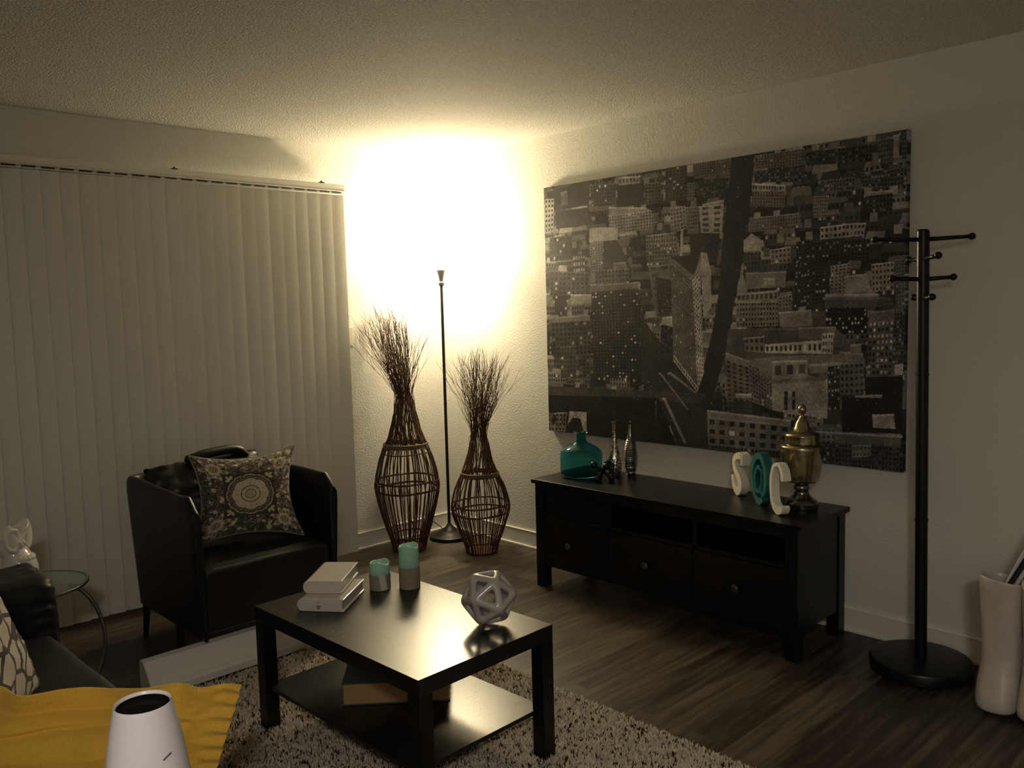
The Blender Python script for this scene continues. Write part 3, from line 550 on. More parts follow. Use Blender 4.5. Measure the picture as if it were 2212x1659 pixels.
# teal bottle (walled)
tp=[(.0,.002),(.090,.0),(.104,.006),(.110,.020),(.111,.115),(.106,.133),(.088,.150),(.058,.166),(.034,.178),(.0265,.192),(.0255,.222)]
wall=[(r-.003,z+.003) for r,z in tp[3:]][::-1]
prof=tp+[(.036,.226),(.041,.230),(.036,.234),(.027,.235)]+[(max(r-.0025,.002),z) for r,z in tp[::-1][:-3]]+[(.100,.010),(0,.008)]
vase_like('glass_bottle','squat teal glass bottle with a short neck at the left end of the media bench','bottle',-.268,-1.418,prof,M['tealglass'],'bottle_body')
def cat(ps,n=6):
    q_=smoothpath([(r,0,z) for r,z in ps],n); return [(max(a.x,.0001),a.z) for a in q_]
def hammer(a,z): return 1+.035*math.sin(9*a+90*z)*math.sin(150*z)
vase_like('slender_vase','slender hammered silver glass vase with pebbled sheen, nearer the teal bottle','vase',-.165,-1.560,[(0,0)]+cat([(.026,0),(.030,.008),(.036,.045),(.033,.085),(.021,.14),(.013,.19),(.010,.24),(.010,.275)])+[(.0145,.283),(.0145,.287),(.010,.289),(.008,.280),(0,.27)],M['silver'],'vase_body',fn=hammer,group='slender silver vases on the bench')
rib=cat([(.022,0),(.027,.008),(.036,.06),(.036,.11),(.029,.16),(.015,.205),(.0095,.24),(.0085,.268)],14)
rib=[(r+(.0016*math.sin(z*2*PI/.0105) if .012<z<.19 else 0),z) for r,z in rib]
vase_like('slender_vase','slender ribbed silver glass vase, the right one of the slim pair','vase',-.090,-1.604,[(0,0)]+rib+[(.014,.276),(.014,.280),(.009,.282),(.007,.27),(0,.26)],M['silver2'],'vase_body',group='slender silver vases on the bench')
# jack ornament
t=thing('jack_ornament','dark metal oversized toy jack in front of the silver vases','ornament',(-.300,-1.590,ZT),.35)
R3=Matrix.Rotation(math.atan(math.sqrt(2)),3,Vector((1,-1,0)).normalized()); L=.055; rb=.0185
cz=L/math.sqrt(3)+rb; bm=bmesh.new()
for ax in range(3):
    for s in (-1,1):
        d_=Vector([s if k==ax else 0 for k in range(3)]); d_=R3@d_; e_=Vector((0,0,cz))+d_*L
        cyl(bm,(0,0,cz),e_,.0095,.0075,12)
ball(bm,(0,0,cz),.013); arms=bobj('arms',bm,M['metalblack'],t,True)
for ax in range(3):
    for s in (-1,1):
        d_=R3@Vector([s if k==ax else 0 for k in range(3)]); bm=bmesh.new(); ball(bm,Vector((0,0,cz))+d_*L,rb,24,16); bobj('ball_end',bm,M['metalblack'],t,True)
# stroke letters
def letter(name,label,cat_,x,y,parts,depth,m,rz,closed=()):
    t=thing(name,label,cat_,(x,y,ZT),rz,None)
    bm=bmesh.new(); zmin=1e9
    for pi,(pts,wd) in enumerate(parts):
        P_=[(a.x,a.z) for a in smoothpath([(p_[0],0,p_[1]) for p_ in pts],7)]
        W_=[a.x for a in smoothpath([(w_,0,0) for w_ in wd],7)]
        Lf=[];Rt=[]
        for i,(px_,pz_) in enumerate(P_):
            a=P_[max(i-1,0)];b=P_[min(i+1,len(P_)-1)]; dx,dz=b[0]-a[0],b[1]-a[1]; l=math.hypot(dx,dz) or 1; nx,nz=-dz/l,dx/l
            Lf.append((px_+nx*W_[i]/2,pz_+nz*W_[i]/2)); Rt.append((px_-nx*W_[i]/2,pz_-nz*W_[i]/2))
        zmin=min(zmin,min(z for _,z in Lf+Rt))
        q0=[[bm.verts.new((x_,yy,z_)) for x_,z_ in Lf] for yy in (0,depth)]; q1=[[bm.verts.new((x_,yy,z_)) for x_,z_ in Rt] for yy in (0,depth)]
        n=len(Lf)
        for i in range(n-1):
            bm.faces.new((q0[0][i],q0[0][i+1],q1[0][i+1],q1[0][i])); bm.faces.new((q1[1][i],q1[1][i+1],q0[1][i+1],q0[1][i]))
            bm.faces.new((q0[0][i],q0[1][i],q0[1][i+1],q0[0][i+1])); bm.faces.new((q1[0][i],q1[0][i+1],q1[1][i+1],q1[1][i]))
        for i in (0,n-1): bm.faces.new((q0[0][i],q1[0][i],q1[1][i],q0[1][i]))
    bmesh.ops.translate(bm,vec=(0,0,-zmin),verts=bm.verts)
    o=bobj('letter_body',bm,m,t,bev=.0012); t['_']=0; del t['_']; return t
# local x = reading direction, local y = into the depth
AZ=math.atan2(-.825,-.568)
S_pts=[(.052,.142),(.050,.165),(.036,.178),(.012,.176),(-.016,.166),(-.034,.140),(-.022,.108),(.012,.080),(.034,.050),(.022,.018),(-.006,.008),(-.034,.030),(-.052,.078)]
S_w=[.020,.024,.028,.026,.024,.024,.027,.030,.030,.030,.030,.024,.018]
letter('letter_ornament','white painted letter S standing at the back of the row of letters','letter ornament',-.163,-2.276,[(S_pts,[w_*1.18 for w_ in S_w]),([(.050,.138),(.050,.190)],[.024,.024])],.038,M['letterwhite'],AZ)
C_pts=[(.050,.142),(.040,.180),(.010,.204),(-.030,.190),(-.050,.140),(-.052,.090),(-.040,.036),(-.006,.010),(.030,.014),(.046,.034)]
C_w=[.020,.018,.014,.016,.018,.019,.020,.026,.024,.014]
letter('letter_ornament','white painted letter C, nearest of the row of letters beside the lidded jar','letter ornament',-.368,-2.588,[(C_pts,[w_*1.15 for w_ in C_w])],.036,M['letterwhite'],AZ)
A_out=[(.040,.030),(.010,.012),(-.030,.030),(-.060,.090),(-.058,.150),(-.030,.200),(.020,.214),(.058,.170),(.066,.110),(.056,.062),(.036,.048),(.022,.068)]
A_in=[(.026,.150),(.002,.166),(-.026,.140),(-.036,.098),(-.020,.062),(.006,.056),(.026,.086),(.034,.130),(.030,.158)]
letter('letter_ornament','dark teal painted at-sign shaped ornament standing between the white S and C','letter ornament',-.256,-2.438,[(A_out,[.022,.026,.026,.026,.026,.028,.028,.026,.024,.022,.018,.014]),(A_in,[.014,.018,.018,.018,.018,.018,.018,.018,.016]),([(.034,.158),(.026,.068)],[.016,.016])],.038,M['letterteal'],AZ)
# apothecary jar
t=thing('apothecary_jar','lidded mercury glass apothecary jar with tall finial at the right end of the bench','jar',(-.190,-2.610,ZT))
pj_=[(0,0),(.066,0),(.069,.006),(.066,.016),(.069,.022),(.066,.030),(.052,.040),(.036,.052),(.030,.066),(.029,.076),(.034,.084),(.033,.094),(.028,.102),(.032,.110)]
bm=bmesh.new(); closed_lathe(bm,pj_,64); bobj('foot',bm,M['darksilver'],t,True,auto=.8)
def flute(a,z): return 1-.022*abs(math.sin(4*a+.4))*(1 if .125<z<.24 else 0)
bm=bmesh.new(); closed_lathe(bm,cat([(.030,.110),(.058,.114),(.072,.124),(.081,.165),(.088,.215),(.091,.250),(.091,.268),(.084,.276),(.073,.280)],6)+[(0,.281)],64,fn=flute); bobj('bowl',bm,M['gold'],t,True,auto=.8)
bm=bmesh.new(); closed_lathe(bm,[(0,.278),(.073,.281),(.074,.286),(.070,.300),(.074,.314),(.073,.320),(.060,.328),(.040,.336),(.031,.352),(.026,.370),(.016,.388),(.008,.396),(.008,.404),(.015,.413),(.0185,.425),(.015,.437),(.007,.446),(0,.448)],64); bobj('lid',bm,M['gold'],t,True,auto=.9)
# ------------------------------------------------------------------ coat rack
t=thing('coat_rack','black standing coat rack with ball tipped pegs beside the media bench','coat rack',(-.208,-3.12,0))
bm=bmesh.new(); closed_lathe(bm,[(0,.002),(.180,.002),(.186,.008),(.187,.040),(.182,.050),(.172,.053),(.030,.054),(0,.054)],72); bobj('base',bm,M['blackwood'],t,True,auto=.6)
TILTV=Vector((.0,.030,1.72))
def pp(z): return Vector((0,.020*z/1.72,z))
bm=bmesh.new(); cyl(bm,pp(.05),pp(1.705),.0225,n=32); cyl(bm,pp(1.705),pp(1.712),.0225,.018,n=32); bobj('pole',bm,M['blackwood'],t,True,auto=.6)
for z in (.60,1.165):
    bm=bmesh.new(); cyl(bm,pp(z-.004),pp(z+.004),.0245,n=32); bobj('collar',bm,M['blackwood'],t,True,auto=.6)
av=Vector((.607,-.796,0)).normalized(); bv=Vector((-.796,-.607,0)).normalized()
for z,dv,L in ((1.674,av,.172),(1.600,bv,.168),(1.525,av,.108),(1.452,bv,.105)):
    for s in (-1,1):
        bm=bmesh.new(); e_=pp(z)+dv*s*L+Vector((0,0,.006)); cyl(bm,pp(z),e_,.0085,.0075,14); ball(bm,e_,.0135,18,12); bobj('peg',bm,M['blackwood'],t,True)
# ------------------------------------------------------------------ boots umbrella stand
def boots():
    t=thing('boot_umbrella_stand','pale ceramic umbrella stand shaped like a pair of boots by the right wall','umbrella stand',(-.335,-3.505,0))
    S=[]
    def boot(cx,cy,name,flip):
        # rings of a boot: centre, radii, height ; toe pushes toward local -x (room)
        rings=[(.003,-.016,.080,.062),(.02,-.020,.087,.068),(.05,-.018,.086,.070),(.085,-.012,.080,.069),(.12,-.004,.073,.066),(.16,.004,.066,.062),(.22,.006,.062,.060),(.30,.004,.064,.064),(.38,.002,.068,.068),(.44,0,.071,.071),(.468,0,.072,.072),(.474,0,.069,.069),(.468,0,.064,.064),(.40,0,.060,.060),(.20,0,.052,.052),(.15,0,.05,.05)]
        n=40; vs=[];fs=[]
        for j,(z,ox,rx,ry) in enumerate(rings):
            for k in range(n):
                a=2*PI*k/n; x=math.cos(a);y=math.sin(a); e=.8
                X=ox+rx*abs(x)**e*(1 if x>0 else -1); Y=ry*abs(y)**e*(1 if y>0 else -1)
                zz=z+(.010*math.cos(a-2.2)*min(1,z/.46) if z>.3 else 0)
                w_=.0035*fbm(X*18,Y*18+cy*7,z*14) if j<11 else 0
                vs.append((cx+X+w_,cy+Y+w_,zz+(.002 if z<.01 else 0)))
        for j in range(len(rings)-1):
            for k in range(n): fs.append((j*n+k,j*n+(k+1)%n,(j+1)*n+(k+1)%n,(j+1)*n+k))
        fs.append(tuple(range(n))[::-1]); fs.append(tuple((len(rings)-1)*n+k for k in range(n)))
        o=pobj(name,vs,fs,M['bootceramic'],t,True); s=o.modifiers.new('s','SUBSURF'); s.levels=s.render_levels=1
    boot(0,.066,'boot',1); boot(.0,-.066,'boot',-1)
boots()
t=thing('umbrella','folded black and white striped umbrella leaning out of the boot shaped stand','umbrella',(-.325,-3.392,.285))
d_=Vector((.03,-.215,.50)); pts=[Vector((0,0,0)),Vector((0,0,0))+d_*.35,d_*.6,d_]
vs=[];fs=[];n=16;rows=14
def umb(mi):
    V_=[];F_=[]
    ax=d_.normalized(); a=ax.orthogonal().normalized(); b=ax.cross(a)
    for j in range(rows+1):
        f_=j/rows; r=.006+.018*math.sin(PI*min(1,f_*.9+.05))**.8
        for k in range(n):
            q_=2*PI*k/n+f_*.8; rr=r*(1+.18*math.cos(4*q_)); V_.append(d_*f_+a*rr*math.cos(q_)+b*rr*math.sin(q_))
    for j in range(rows):
        for k in range(n):
            if (k//2)%2==mi: F_.append((j*n+k,j*n+(k+1)%n,(j+1)*n+(k+1)%n,(j+1)*n+k))
    return V_,F_
for mi,(nm,mt) in enumerate((('black_panel',M['umbblack']),('white_panel',M['umbwhite']))):
    V_,F_=umb(mi); o=pobj(nm,V_,F_,mt,t,True); s=o.modifiers.new('s','SOLIDIFY'); s.thickness=.001
tubes('handle',[([d_*.98,d_*1.12,d_*1.2+Vector((.02,0,.01))],.008)],M['umbblack'],t,10)
# ------------------------------------------------------------------ wicker vases
def wicker(label,cx,cy,prof,bands,neckz,topz,spread,seed,nst,rope_z,lean):
    rs=random.Random(seed); t=thing('wicker_vase',label,'floor vase',(cx,cy,0),0,'wicker floor vases in the corner')
    sp=[(a.x,a.z) for a in smoothpath([(r,0,z) for r,z in prof],10)]
    zs=[z for _,z in sp]; rr_=[r for r,_ in sp]
    def R_(z): return float(np.interp(z,zs,rr_))
    st=[]
    for k in range(nst):
        a=2*PI*k/nst+rs.uniform(-.03,.03); pts=[]; tw=rs.uniform(-.12,.12); n=22; r0=rs.uniform(.0026,.0044)
        for i in range(n+1):
            z=.01+(rope_z-.01)*i/n; r=R_(z)+rs.uniform(-.0012,.0012); aa=a+tw*(i/n)**2; pts.append((r*math.cos(aa),r*math.sin(aa),z))
        st.append((pts,[r0*(1+.15*rs.uniform(-1,1)) for _ in pts]))
    tubes('cane_body',st,M['rattan'],t,6)
    for z,r0 in bands:
        R=R_(z)-.003; tubes('hoop',[([(R*math.cos(2*PI*i/40),R*math.sin(2*PI*i/40),z+.003*math.sin(3*2*PI*i/40)) for i in range(41)],r0)],M['rattan'],t,7)
    R=R_(rope_z)+.003; cl=[]
    for q_ in range(4):
        cl.append(([(R*math.cos(2*PI*i/40),R*math.sin(2*PI*i/40),rope_z-.012+q_*.007) for i in range(41)],.0042))
    tubes('rope_band',cl,M['rope'],t,7)
    tw=[]
    # the canes run on through the neck and open out into twigs
    for k in range(int(nst*2.9)):
        a=rs.uniform(0,2*PI); q_=rs.random()**.6; Rn=R_(neckz); out=spread*rs.uniform(.12,1.0)*(.35+.65*q_); zt=topz*1.0-rs.uniform(0,.26)*(topz-neckz)-.10*(out/spread)
        start=rope_z-.01; pts=[];n=16; tws=rs.uniform(-.9,.9); rad0=rs.uniform(.0016,.0030)
        jx,jy=rs.uniform(-1,1),rs.uniform(-1,1); ax=a+PI*.0
        for i in range(n+1):
            f_=i/n; z=start+(zt-start)*f_
            if z<neckz: u=(z-start)/(neckz-start); r=(R_(z)*(1-u*.05))*(1 if k<nst*1.2 else rs.random()*.2+.75)
            else:
                u=(z-neckz)/(zt-neckz); r=Rn*.8*(.4+.6*q_)+(out-Rn*.5)*max(0,u)**1.25
            aa=a+tws*min(1,f_*1.6); w_=.004+.016*f_
            px_=r*math.cos(aa)+lean[0]*max(0,z-neckz)+w_*jx*math.sin(9*f_+seed+k); py_=r*math.sin(aa)+lean[1]*max(0,z-neckz)+w_*jy*math.sin(8*f_+k)
            kk=.006*min(1,f_*2); pts.append(Vector((px_+rs.uniform(-kk,kk),py_+rs.uniform(-kk,kk),z+rs.uniform(-.003,.003))))
        # keep clear of the corner walls
        for p_ in pts:
            if cx+p_.x>-.012: p_.x=-.012-cx
            if cy+p_.y>-.012: p_.y=-.012-cy
        tw.append((pts,[rad0*(1-.72*i/n) for i in range(n+1)]))
        for b_ in range(rs.choice((2,3,4))):
            i0=rs.randrange(7,15); p0=pts[i0]; dv=(pts[i0+1]-pts[i0-1]).normalized(); sd=Vector((rs.uniform(-1,1),rs.uniform(-1,1),rs.uniform(-.1,.5))); L=rs.uniform(.05,.14)*(spread/.28)
            q2=[p0,p0+(dv*.75+sd*.30)*L*.4,p0+(dv*.85+sd*.42)*L*.75+Vector((rs.uniform(-.008,.008),rs.uniform(-.008,.008),0)),p0+(dv+sd*.5)*L]
            for p_ in q2:
                if cx+p_.x>-.008: p_.x=-.008-cx
                if cy+p_.y>-.008: p_.y=-.008-cy
            tw.append((q2,[rad0*.5,rad0*.42,rad0*.35,rad0*.22]))
    o=tubes('twig_spray',tw,M['twig'],t,4); o['kind']='stuff'
    bm=bmesh.new(); closed_lathe(bm,[(0,.001),(R_(.01)-.004,.001),(R_(.01)+.004,.004),(R_(.01)+.004,.012),(R_(.01)-.006,.014),(0,.014)],32); bobj('base_ring',bm,M['rattan'],t,True,auto=.6)
wicker('taller brown wicker floor vase with twig spray, left of the floor lamp',-.505,-.215,[(.098,0),(.112,.06),(.155,.20),(.192,.36),(.190,.44),(.165,.55),(.132,.64),(.108,.70),(.080,.79),(.062,.88),(.055,.96),(.058,1.02)],[(.09,.0055),(.375,.0065),(.43,.0065),(.60,.004)],0.93,1.535,.31,4,46,.645,(-.16,.10))
wicker('shorter brown wicker floor vase with twig spray, right of the floor lamp',-.255,-.60,[(.090,0),(.102,.05),(.135,.14),(.172,.25),(.172,.30),(.150,.39),(.112,.47),(.082,.55),(.060,.63),(.050,.70),(.052,.76)],[(.075,.0045),(.245,.0055),(.295,.0055)],0.70,1.262,.28,9,42,.475,(.0,-.04))
# ------------------------------------------------------------------ floor lamp
LX,LY=-.185,-.215
t=thing('floor_lamp','dark bronze torchiere floor lamp lit in the corner between the wicker vases','floor lamp',(LX,LY,0))
bm=bmesh.new(); closed_lathe(bm,[(0,.001),(.122,.001),(.128,.008),(.128,.022),(.118,.028),(.085,.038),(.078,.044),(.052,.052),(.046,.060),(.026,.074),(.016,.088),(.012,.094)],56); bobj('base',bm,M['bronze'],t,True,auto=.5)
bm=bmesh.new(); cyl(bm,(0,0,.09),(0,0,1.60),.0095,n=20); cyl(bm,(0,0,.86),(0,0,.866),.0112,n=20); bobj('pole',bm,M['bronze'],t,True,auto=.6)
bm=bmesh.new(); closed_lathe(bm,[(0,1.598),(.012,1.598),(.019,1.604),(.019,1.620),(.015,1.623),(.0135,1.626),(.0145,1.640),(.020,1.668),(.0275,1.690),(.031,1.698),(.026,1.698),(0,1.694)],32); bobj('socket_cup',bm,M['bronze'],t,True,auto=.6)
M['shade']=mat('lit_glass_shade',(.8,.76,.66),.4,emit=(1,.83,.52),estr=135.0)
bm=bmesh.new(); closed_lathe(bm,[(.028,1.699),(.060,1.704),(.098,1.722),(.128,1.750),(.146,1.784),(.142,1.784),(.124,1.754),(.095,1.727),(.058,1.709),(.027,1.703)],56); bobj('glass_shade',bm,M['shade'],t,True)
M['bulb']=mat('lit_bulb',(.9,.9,.85),.4,emit=(1,.84,.58),estr=55.0)
bm=bmesh.new(); closed_lathe(bm,[(.012,1.700),(.013,1.715),(.024,1.738),(.030,1.758),(.027,1.778),(.014,1.792),(0,1.795)],28); bobj('bulb',bm,M['bulb'],t,True)
cord=smoothpath([(.0,.03,.012+.08),(-.045,.065,.115),(-.10,.10,.135),(-.135,.09,.06),(-.15,.06,.008),(-.165,.10,.008),(-.15,.155,.10),(-.17,.185,.25),(-.172,.197,.335)],8)
tubes('power_cord',[(smoothpath([(.02,.05,.028),(-.05,.10,.10),(-.10,.13,.15),(-.14,.09,.07),(-.155,.06,.006),(-.13,.15,.006),(-.17,.185,.15),(-.172,.204,.345)],8),.0028)],M['bronze'],t,6)
# ------------------------------------------------------------------ cushions
def cushion(name,corners,thick,m,parent,pinch=.06,nrm_flip=False,n=40,wr=.006,seed=0,colfn=None,power=.55,part='cushion_body',flange=0,wfreq=5.,bulge=0):
    TL,TR,BR,BL=[Vector(c_) for c_ in corners]
    N_=((TR-TL).cross(BL-TL)).normalized()
    if nrm_flip: N_=-N_
    def pos(s,t_):
        # pinch the edges toward the middle
        ps=s*(1-pinch*(1-t_*t_)); pt_=t_*(1-pinch*(1-s*s))
        u=(ps+1)/2; v_=(pt_+1)/2
        return TL*(1-u)*(1-v_)+TR*u*(1-v_)+BR*u*v_+BL*(1-u)*v_
    V_=[];cols=[]
    for side in (1,-1):
        for j in range(n+1):
            for i in range(n+1):
                s=-1+2*i/n; t_=-1+2*j/n
                ss=min(1,abs(s)/(1-flange)); tt=min(1,abs(t_)/(1-flange))
                h=((1-ss**2.4)*(1-tt**2.4))**power if ss<1 and tt<1 else 0
                h=thick/2*h+(.0015 if flange else 0)
                w_=wr*fbm(s*wfreq*.6+seed,t_*wfreq*.6,side*3.+seed,3)*(.35+h/(thick/2+1e-6)) 
                w_+=wr*1.2*fbm(s*wfreq*2+seed,t_*wfreq*2,seed,2)*(1-h/(thick/2+1e-6)) if not flange else wr*1.5*fbm(s*7+seed,t_*7,seed,2)*(1-h/(thick/2+1e-6))
                if flange: V_.append(pos(s,t_)+N_*(side*h+w_))
                else:
                    eh=0 if (i in(0,n) or j in(0,n)) else 1
                    V_.append(pos(s,t_)+N_*(side*(h)+(w_ if side>0 else w_*1)*1))
                if colfn: cols.append(colfn(s,t_) if side>0 else colfn(.9,.0))
    W1=n+1; F_=[]
    for side in (0,1):
        o_=side*W1*W1
        for j in range(n):
            for i in range(n):
                q_=(o_+j*W1+i,o_+j*W1+i+1,o_+(j+1)*W1+i+1,o_+(j+1)*W1+i); F_.append(q_ if side else q_[::-1])
    o1=W1*W1
    ring=[i for i in range(n)]+[j*W1+n for j in range(n)]+[n*W1+n-i for i in range(n)]+[(n-j)*W1 for j in range(n)]
    if flange:
        for a,b in zip(ring,ring[1:]+ring[:1]): F_.append((a,b,o1+b,o1+a))
    else:
        mp={o1+r:r for r in ring}; F_=[tuple(mp.get(i,i) for i in f_) for f_ in F_]
    o=pobj(part,V_,F_,m,parent,True)
    if colfn:
        ca=o.data.color_attributes.new('Col','FLOAT_COLOR','POINT'); ca.data.foreach_set('color',np.array([(*c_,1) for c_ in cols],dtype=np.float32).ravel())
    edge=[Vector(V_[r]) for r in ring]
    return o,edge
# ------------------------------------------------------------------ armchair
def armchair():
    x0,x1,yb,yf=-2.235,-1.565,-.365,-1.13
    cx,cy=(x0+x1)/2,(yb+yf)/2
    t=thing('tub_armchair','black leather tub armchair with thin legs in front of the vertical blind','armchair',(cx,cy,0))
    hx=(x1-x0)/2; hy=(yb-yf)/2; th=.045
    # centre line of the U (plan) with rounded rear corners
    path=[]; R=.11
    yF=-hy; yB=hy
    path+=[(-hx+th/2,yF+(yB-R-yF)*i/10) for i in range(11)]
    for i in range(1,9):
        a=PI-PI/2*i/8; path.append((-hx+R+(R-th/2)*math.cos(a),yB-R+(R-th/2)*math.sin(a)))
    path+=[(-hx+R+(2*hx-2*R)*i/8,yB-th/2) for i in range(1,9)]
    for i in range(1,9):
        a=PI/2-PI/2*i/8; path.append((hx-R+(R-th/2)*math.cos(a),yB-R+(R-th/2)*math.sin(a)))
    path+=[(hx-th/2,yB-R+(yF-yB+R)*i/10) for i in range(1,11)]
    n=len(path); bm=bmesh.new(); rows=[]
    zt=.75; zb=.165
    cs=[(-.5,0),(-.5,.3),(-.5,.6),(-.5,.88),(-.44,.955),(-.25,.992),(0,1),(.25,.992),(.44,.955),(.5,.88),(.5,.6),(.5,.3),(.5,0)]
    d0=0
    for i,(x,y) in enumerate(path):
        a=path[max(i-1,0)];b=path[min(i+1,n-1)]; dx,dy=b[0]-a[0],b[1]-a[1]; l=math.hypot(dx,dy); nx,ny=-dy/l,dx/l   # outward for left side is -x
        dist=min(y-yF if (i<11 or i>n-12) else 9,9); rr=.07
        drop=0
        if dist<rr: drop=rr-math.sqrt(max(0,rr*rr-(rr-dist)**2)); drop*=.9
        top=zt-drop-.012*fbm(x*3,y*3,1,2)
        row=[]
        for (o_,f_) in cs:
            z=zb+(top-zb)*f_
            inset=.030*(1-f_)*(1 if o_>0 else .3)       # body tapers in toward the floor
            thk=th*(1 if f_<.8 else 1)
            row.append(bm.verts.new((x-(-nx)*o_*thk*1+(-nx)*inset if False else x+nx*(o_*thk-inset*(1 if o_>0 else 0)),y+ny*(o_*thk-inset*(1 if o_>0 else 0)),z)))
        rows.append(row)
    m_=len(cs)
    for A,B in zip(rows,rows[1:]):
        for k in range(m_-1): bm.faces.new((A[k],A[k+1],B[k+1],B[k]))
        bm.faces.new((A[m_-1],A[0],B[0],B[m_-1]))
    bm.faces.new(rows[0]); bm.faces.new(rows[-1][::-1])
    bobj('shell',bm,M['leather'],t,True,bev=.008,seg=3)
    for p_ in t.children[-1].data.polygons: p_.use_smooth=True
    # seat block
    bm=bmesh.new(); xi=hx-th-.002; nx_,ny_=14,14
    def seat(z0,z1,yfr,ybk,crown):
        g={}
        for j in range(ny_+1):
            for i in range(nx_+1):
                s=-1+2*i/nx_; q_=-1+2*j/ny_
                x=xi*s; y=(yfr+ybk)/2+(ybk-yfr)/2*q_
                e=max(abs(s),abs(q_)); zz=z1+crown*(1-s*s)*(1-q_*q_)-(.012 if e>.99 else 0)+.003*fbm(x*6,y*6,4,2)
                g[i,j]=bm.verts.new((x,y,zz))
        lo={}
        for j in range(ny_+1):
            for i in range(nx_+1):
                if i in (0,nx_) or j in (0,ny_): lo[i,j]=bm.verts.new((g[i,j].co.x,g[i,j].co.y+(.018 if j==0 else 0),z0))
        for j in range(ny_):
            for i in range(nx_): bm.faces.new((g[i,j],g[i+1,j],g[i+1,j+1],g[i,j+1]))
        rg=[(i,0) for i in range(nx_)]+[(nx_,j) for j in range(ny_)]+[(nx_-i,ny_) for i in range(nx_)]+[(0,ny_-j) for j in range(ny_)]
        for a,b in zip(rg,rg[1:]+rg[:1]): bm.faces.new((lo[a],lo[b],g[b],g[a]))
        bm.faces.new([lo[a] for a in rg][::-1])
    seat(.18,.455,yF+.004,yB-th,.018)
    bobj('seat',bm,M['seatleather'],t,True,bev=.018,seg=4)
    for p_ in t.children[-1].data.polygons: p_.use_smooth=True
    # back cushion with slumped top corners
    L0=lambda x,y,z:(x-cx,y-cy,z)
    cushion('bc',[L0(-2.175,-.52,.785),L0(-1.625,-.50,.80),L0(-1.63,-.64,.47),L0(-2.17,-.66,.47)],.16,M['leather'],t,pinch=-.02,n=30,wr=.016,seed=3,part='back_cushion',power=.4,nrm_flip=True)
    vsq=[L0(-2.01,-.57,.805),L0(-1.93,-.58,.822),L0(-1.84,-.57,.828),L0(-1.755,-.56,.822),L0(-1.70,-.55,.785)]
    tubes('cushion_fold',[(smoothpath(vsq,5),[.006]+[.020]*3+[.022]*14+[.016]*3)],M['leather'],t,12)
    for sx_ in (-1,1):
        for sy_ in (-1,1):
            bm=bmesh.new(); tx,ty=sx_*(hx-.055),(yF+.30 if sy_<0 else yB-.11)
            cyl(bm,(tx+sx_*.012,ty+sy_*.015,.0),(tx,ty,.20),.011,.018,16); bobj('leg',bm,M['metalblack'],t,True,auto=.6)
armchair()
# ---- printed cushion on the armchair
def medallion(s,t_):
    dk=(.060,.050,.038); cr=(.52,.45,.32); gr=(.20,.175,.13); vd=(.035,.028,.02)
    c_=dk
    lin=.5+.5*math.sin(s*160)*math.sin(t_*160); c_=tuple(a*(.85+.3*lin) for a in dk)
    x,y=s*1.02,t_*1.02; r=math.hypot(x,y); a=math.atan2(y,x)
    e8=abs(math.cos(4*a+PI/8*0)); lob=.395+.035*e8**.5
    lob12=.515+.028*abs(math.cos(6*a))**.6
    if r<lob12+.0:
        c_=gr if (math.sin(34*a)*math.sin(70*r)>.15) else dk
        if r>lob12-.018: c_=cr
        if abs(r-(lob+.022))<.010: c_=gr
    if r<lob: c_=cr
    if abs(r-lob)<.009: c_=vd
    if r<lob-.01:
        if abs(r-.205-.012*abs(math.sin(9*a)))<.011: c_=vd
        if abs(r-.110-.006*abs(math.sin(8*a)))<.009: c_=vd
        if abs(r-.065)<.004 or abs(r-.035)<.004: c_=gr
        if r>.30 and abs(math.sin(4*a))>.9995: c_=vd
        if .26<r<.34 and abs(math.sin(2*a))<.05: c_=vd
    # corner leaves round the medallion
    for q_ in range(4):
        ang=PI/4+q_*PI/2; px_,py_=.60*math.cos(ang),.60*math.sin(ang); dx,dy=x-px_,y-py_; rr=math.hypot(dx,dy); aa=math.atan2(dy,dx)-ang
        if rr<.10*abs(math.cos(2.5*aa))**.7+.012 and math.cos(aa)>-.5: c_=cr
    # corner flowers and scrolling border
    ax_,ay_=abs(x),abs(y)
    if max(ax_,ay_)>.58:
        n1=fbm(x*7,y*7,2.,2); n2=fbm(x*7+9,y*7,5.,2)
        if abs(n1)<.055 or abs(n2)<.04: c_=gr if (n1+n2)>0 else tuple(v*1.5 for v in gr)
        if n1>.38: c_=cr
    for fx,fy in ((.70,.70),):
        dx,dy=ax_-fx,ay_-fy; rr=math.hypot(dx,dy); aa=math.atan2(dy,dx)
        if rr<.34 and rr>.11 :
            pet=abs(math.cos(3.5*aa+.4)); 
            if rr<.13+.17*pet**2: c_=gr if rr<.12+.15*pet**2-.01 and (math.sin(40*rr)>0) else cr
        if rr<.115: c_=cr
        if abs(rr-.085)<.008: c_=gr
        if abs(rr-.055)<.010: c_=vd
        if rr<.022: c_=vd
    return c_
PC=[(-2.066,-.745,.856),(-1.608,-.845,.852),(-1.690,-1.035,.478),(-2.112,-.835,.476)]
pc=sum((Vector(a) for a in PC[2:]),Vector())/2
t=thing('printed_cushion','taupe cushion with cream flower medallion leaning in the black armchair','cushion',(pc.x,pc.y,.462))
loc=[Vector(a)-Vector((pc.x,pc.y,.462)) for a in PC]
o,edge=cushion('pc',loc,.17,M['cushionprint'],t,pinch=.20,n=190,wr=.006,seed=1,colfn=medallion,power=.5,nrm_flip=True)
cl=edge[::4]; cl=cl+[cl[0]]; tubes('piping',[(cl,.0035)],M['burlap'],t,6)
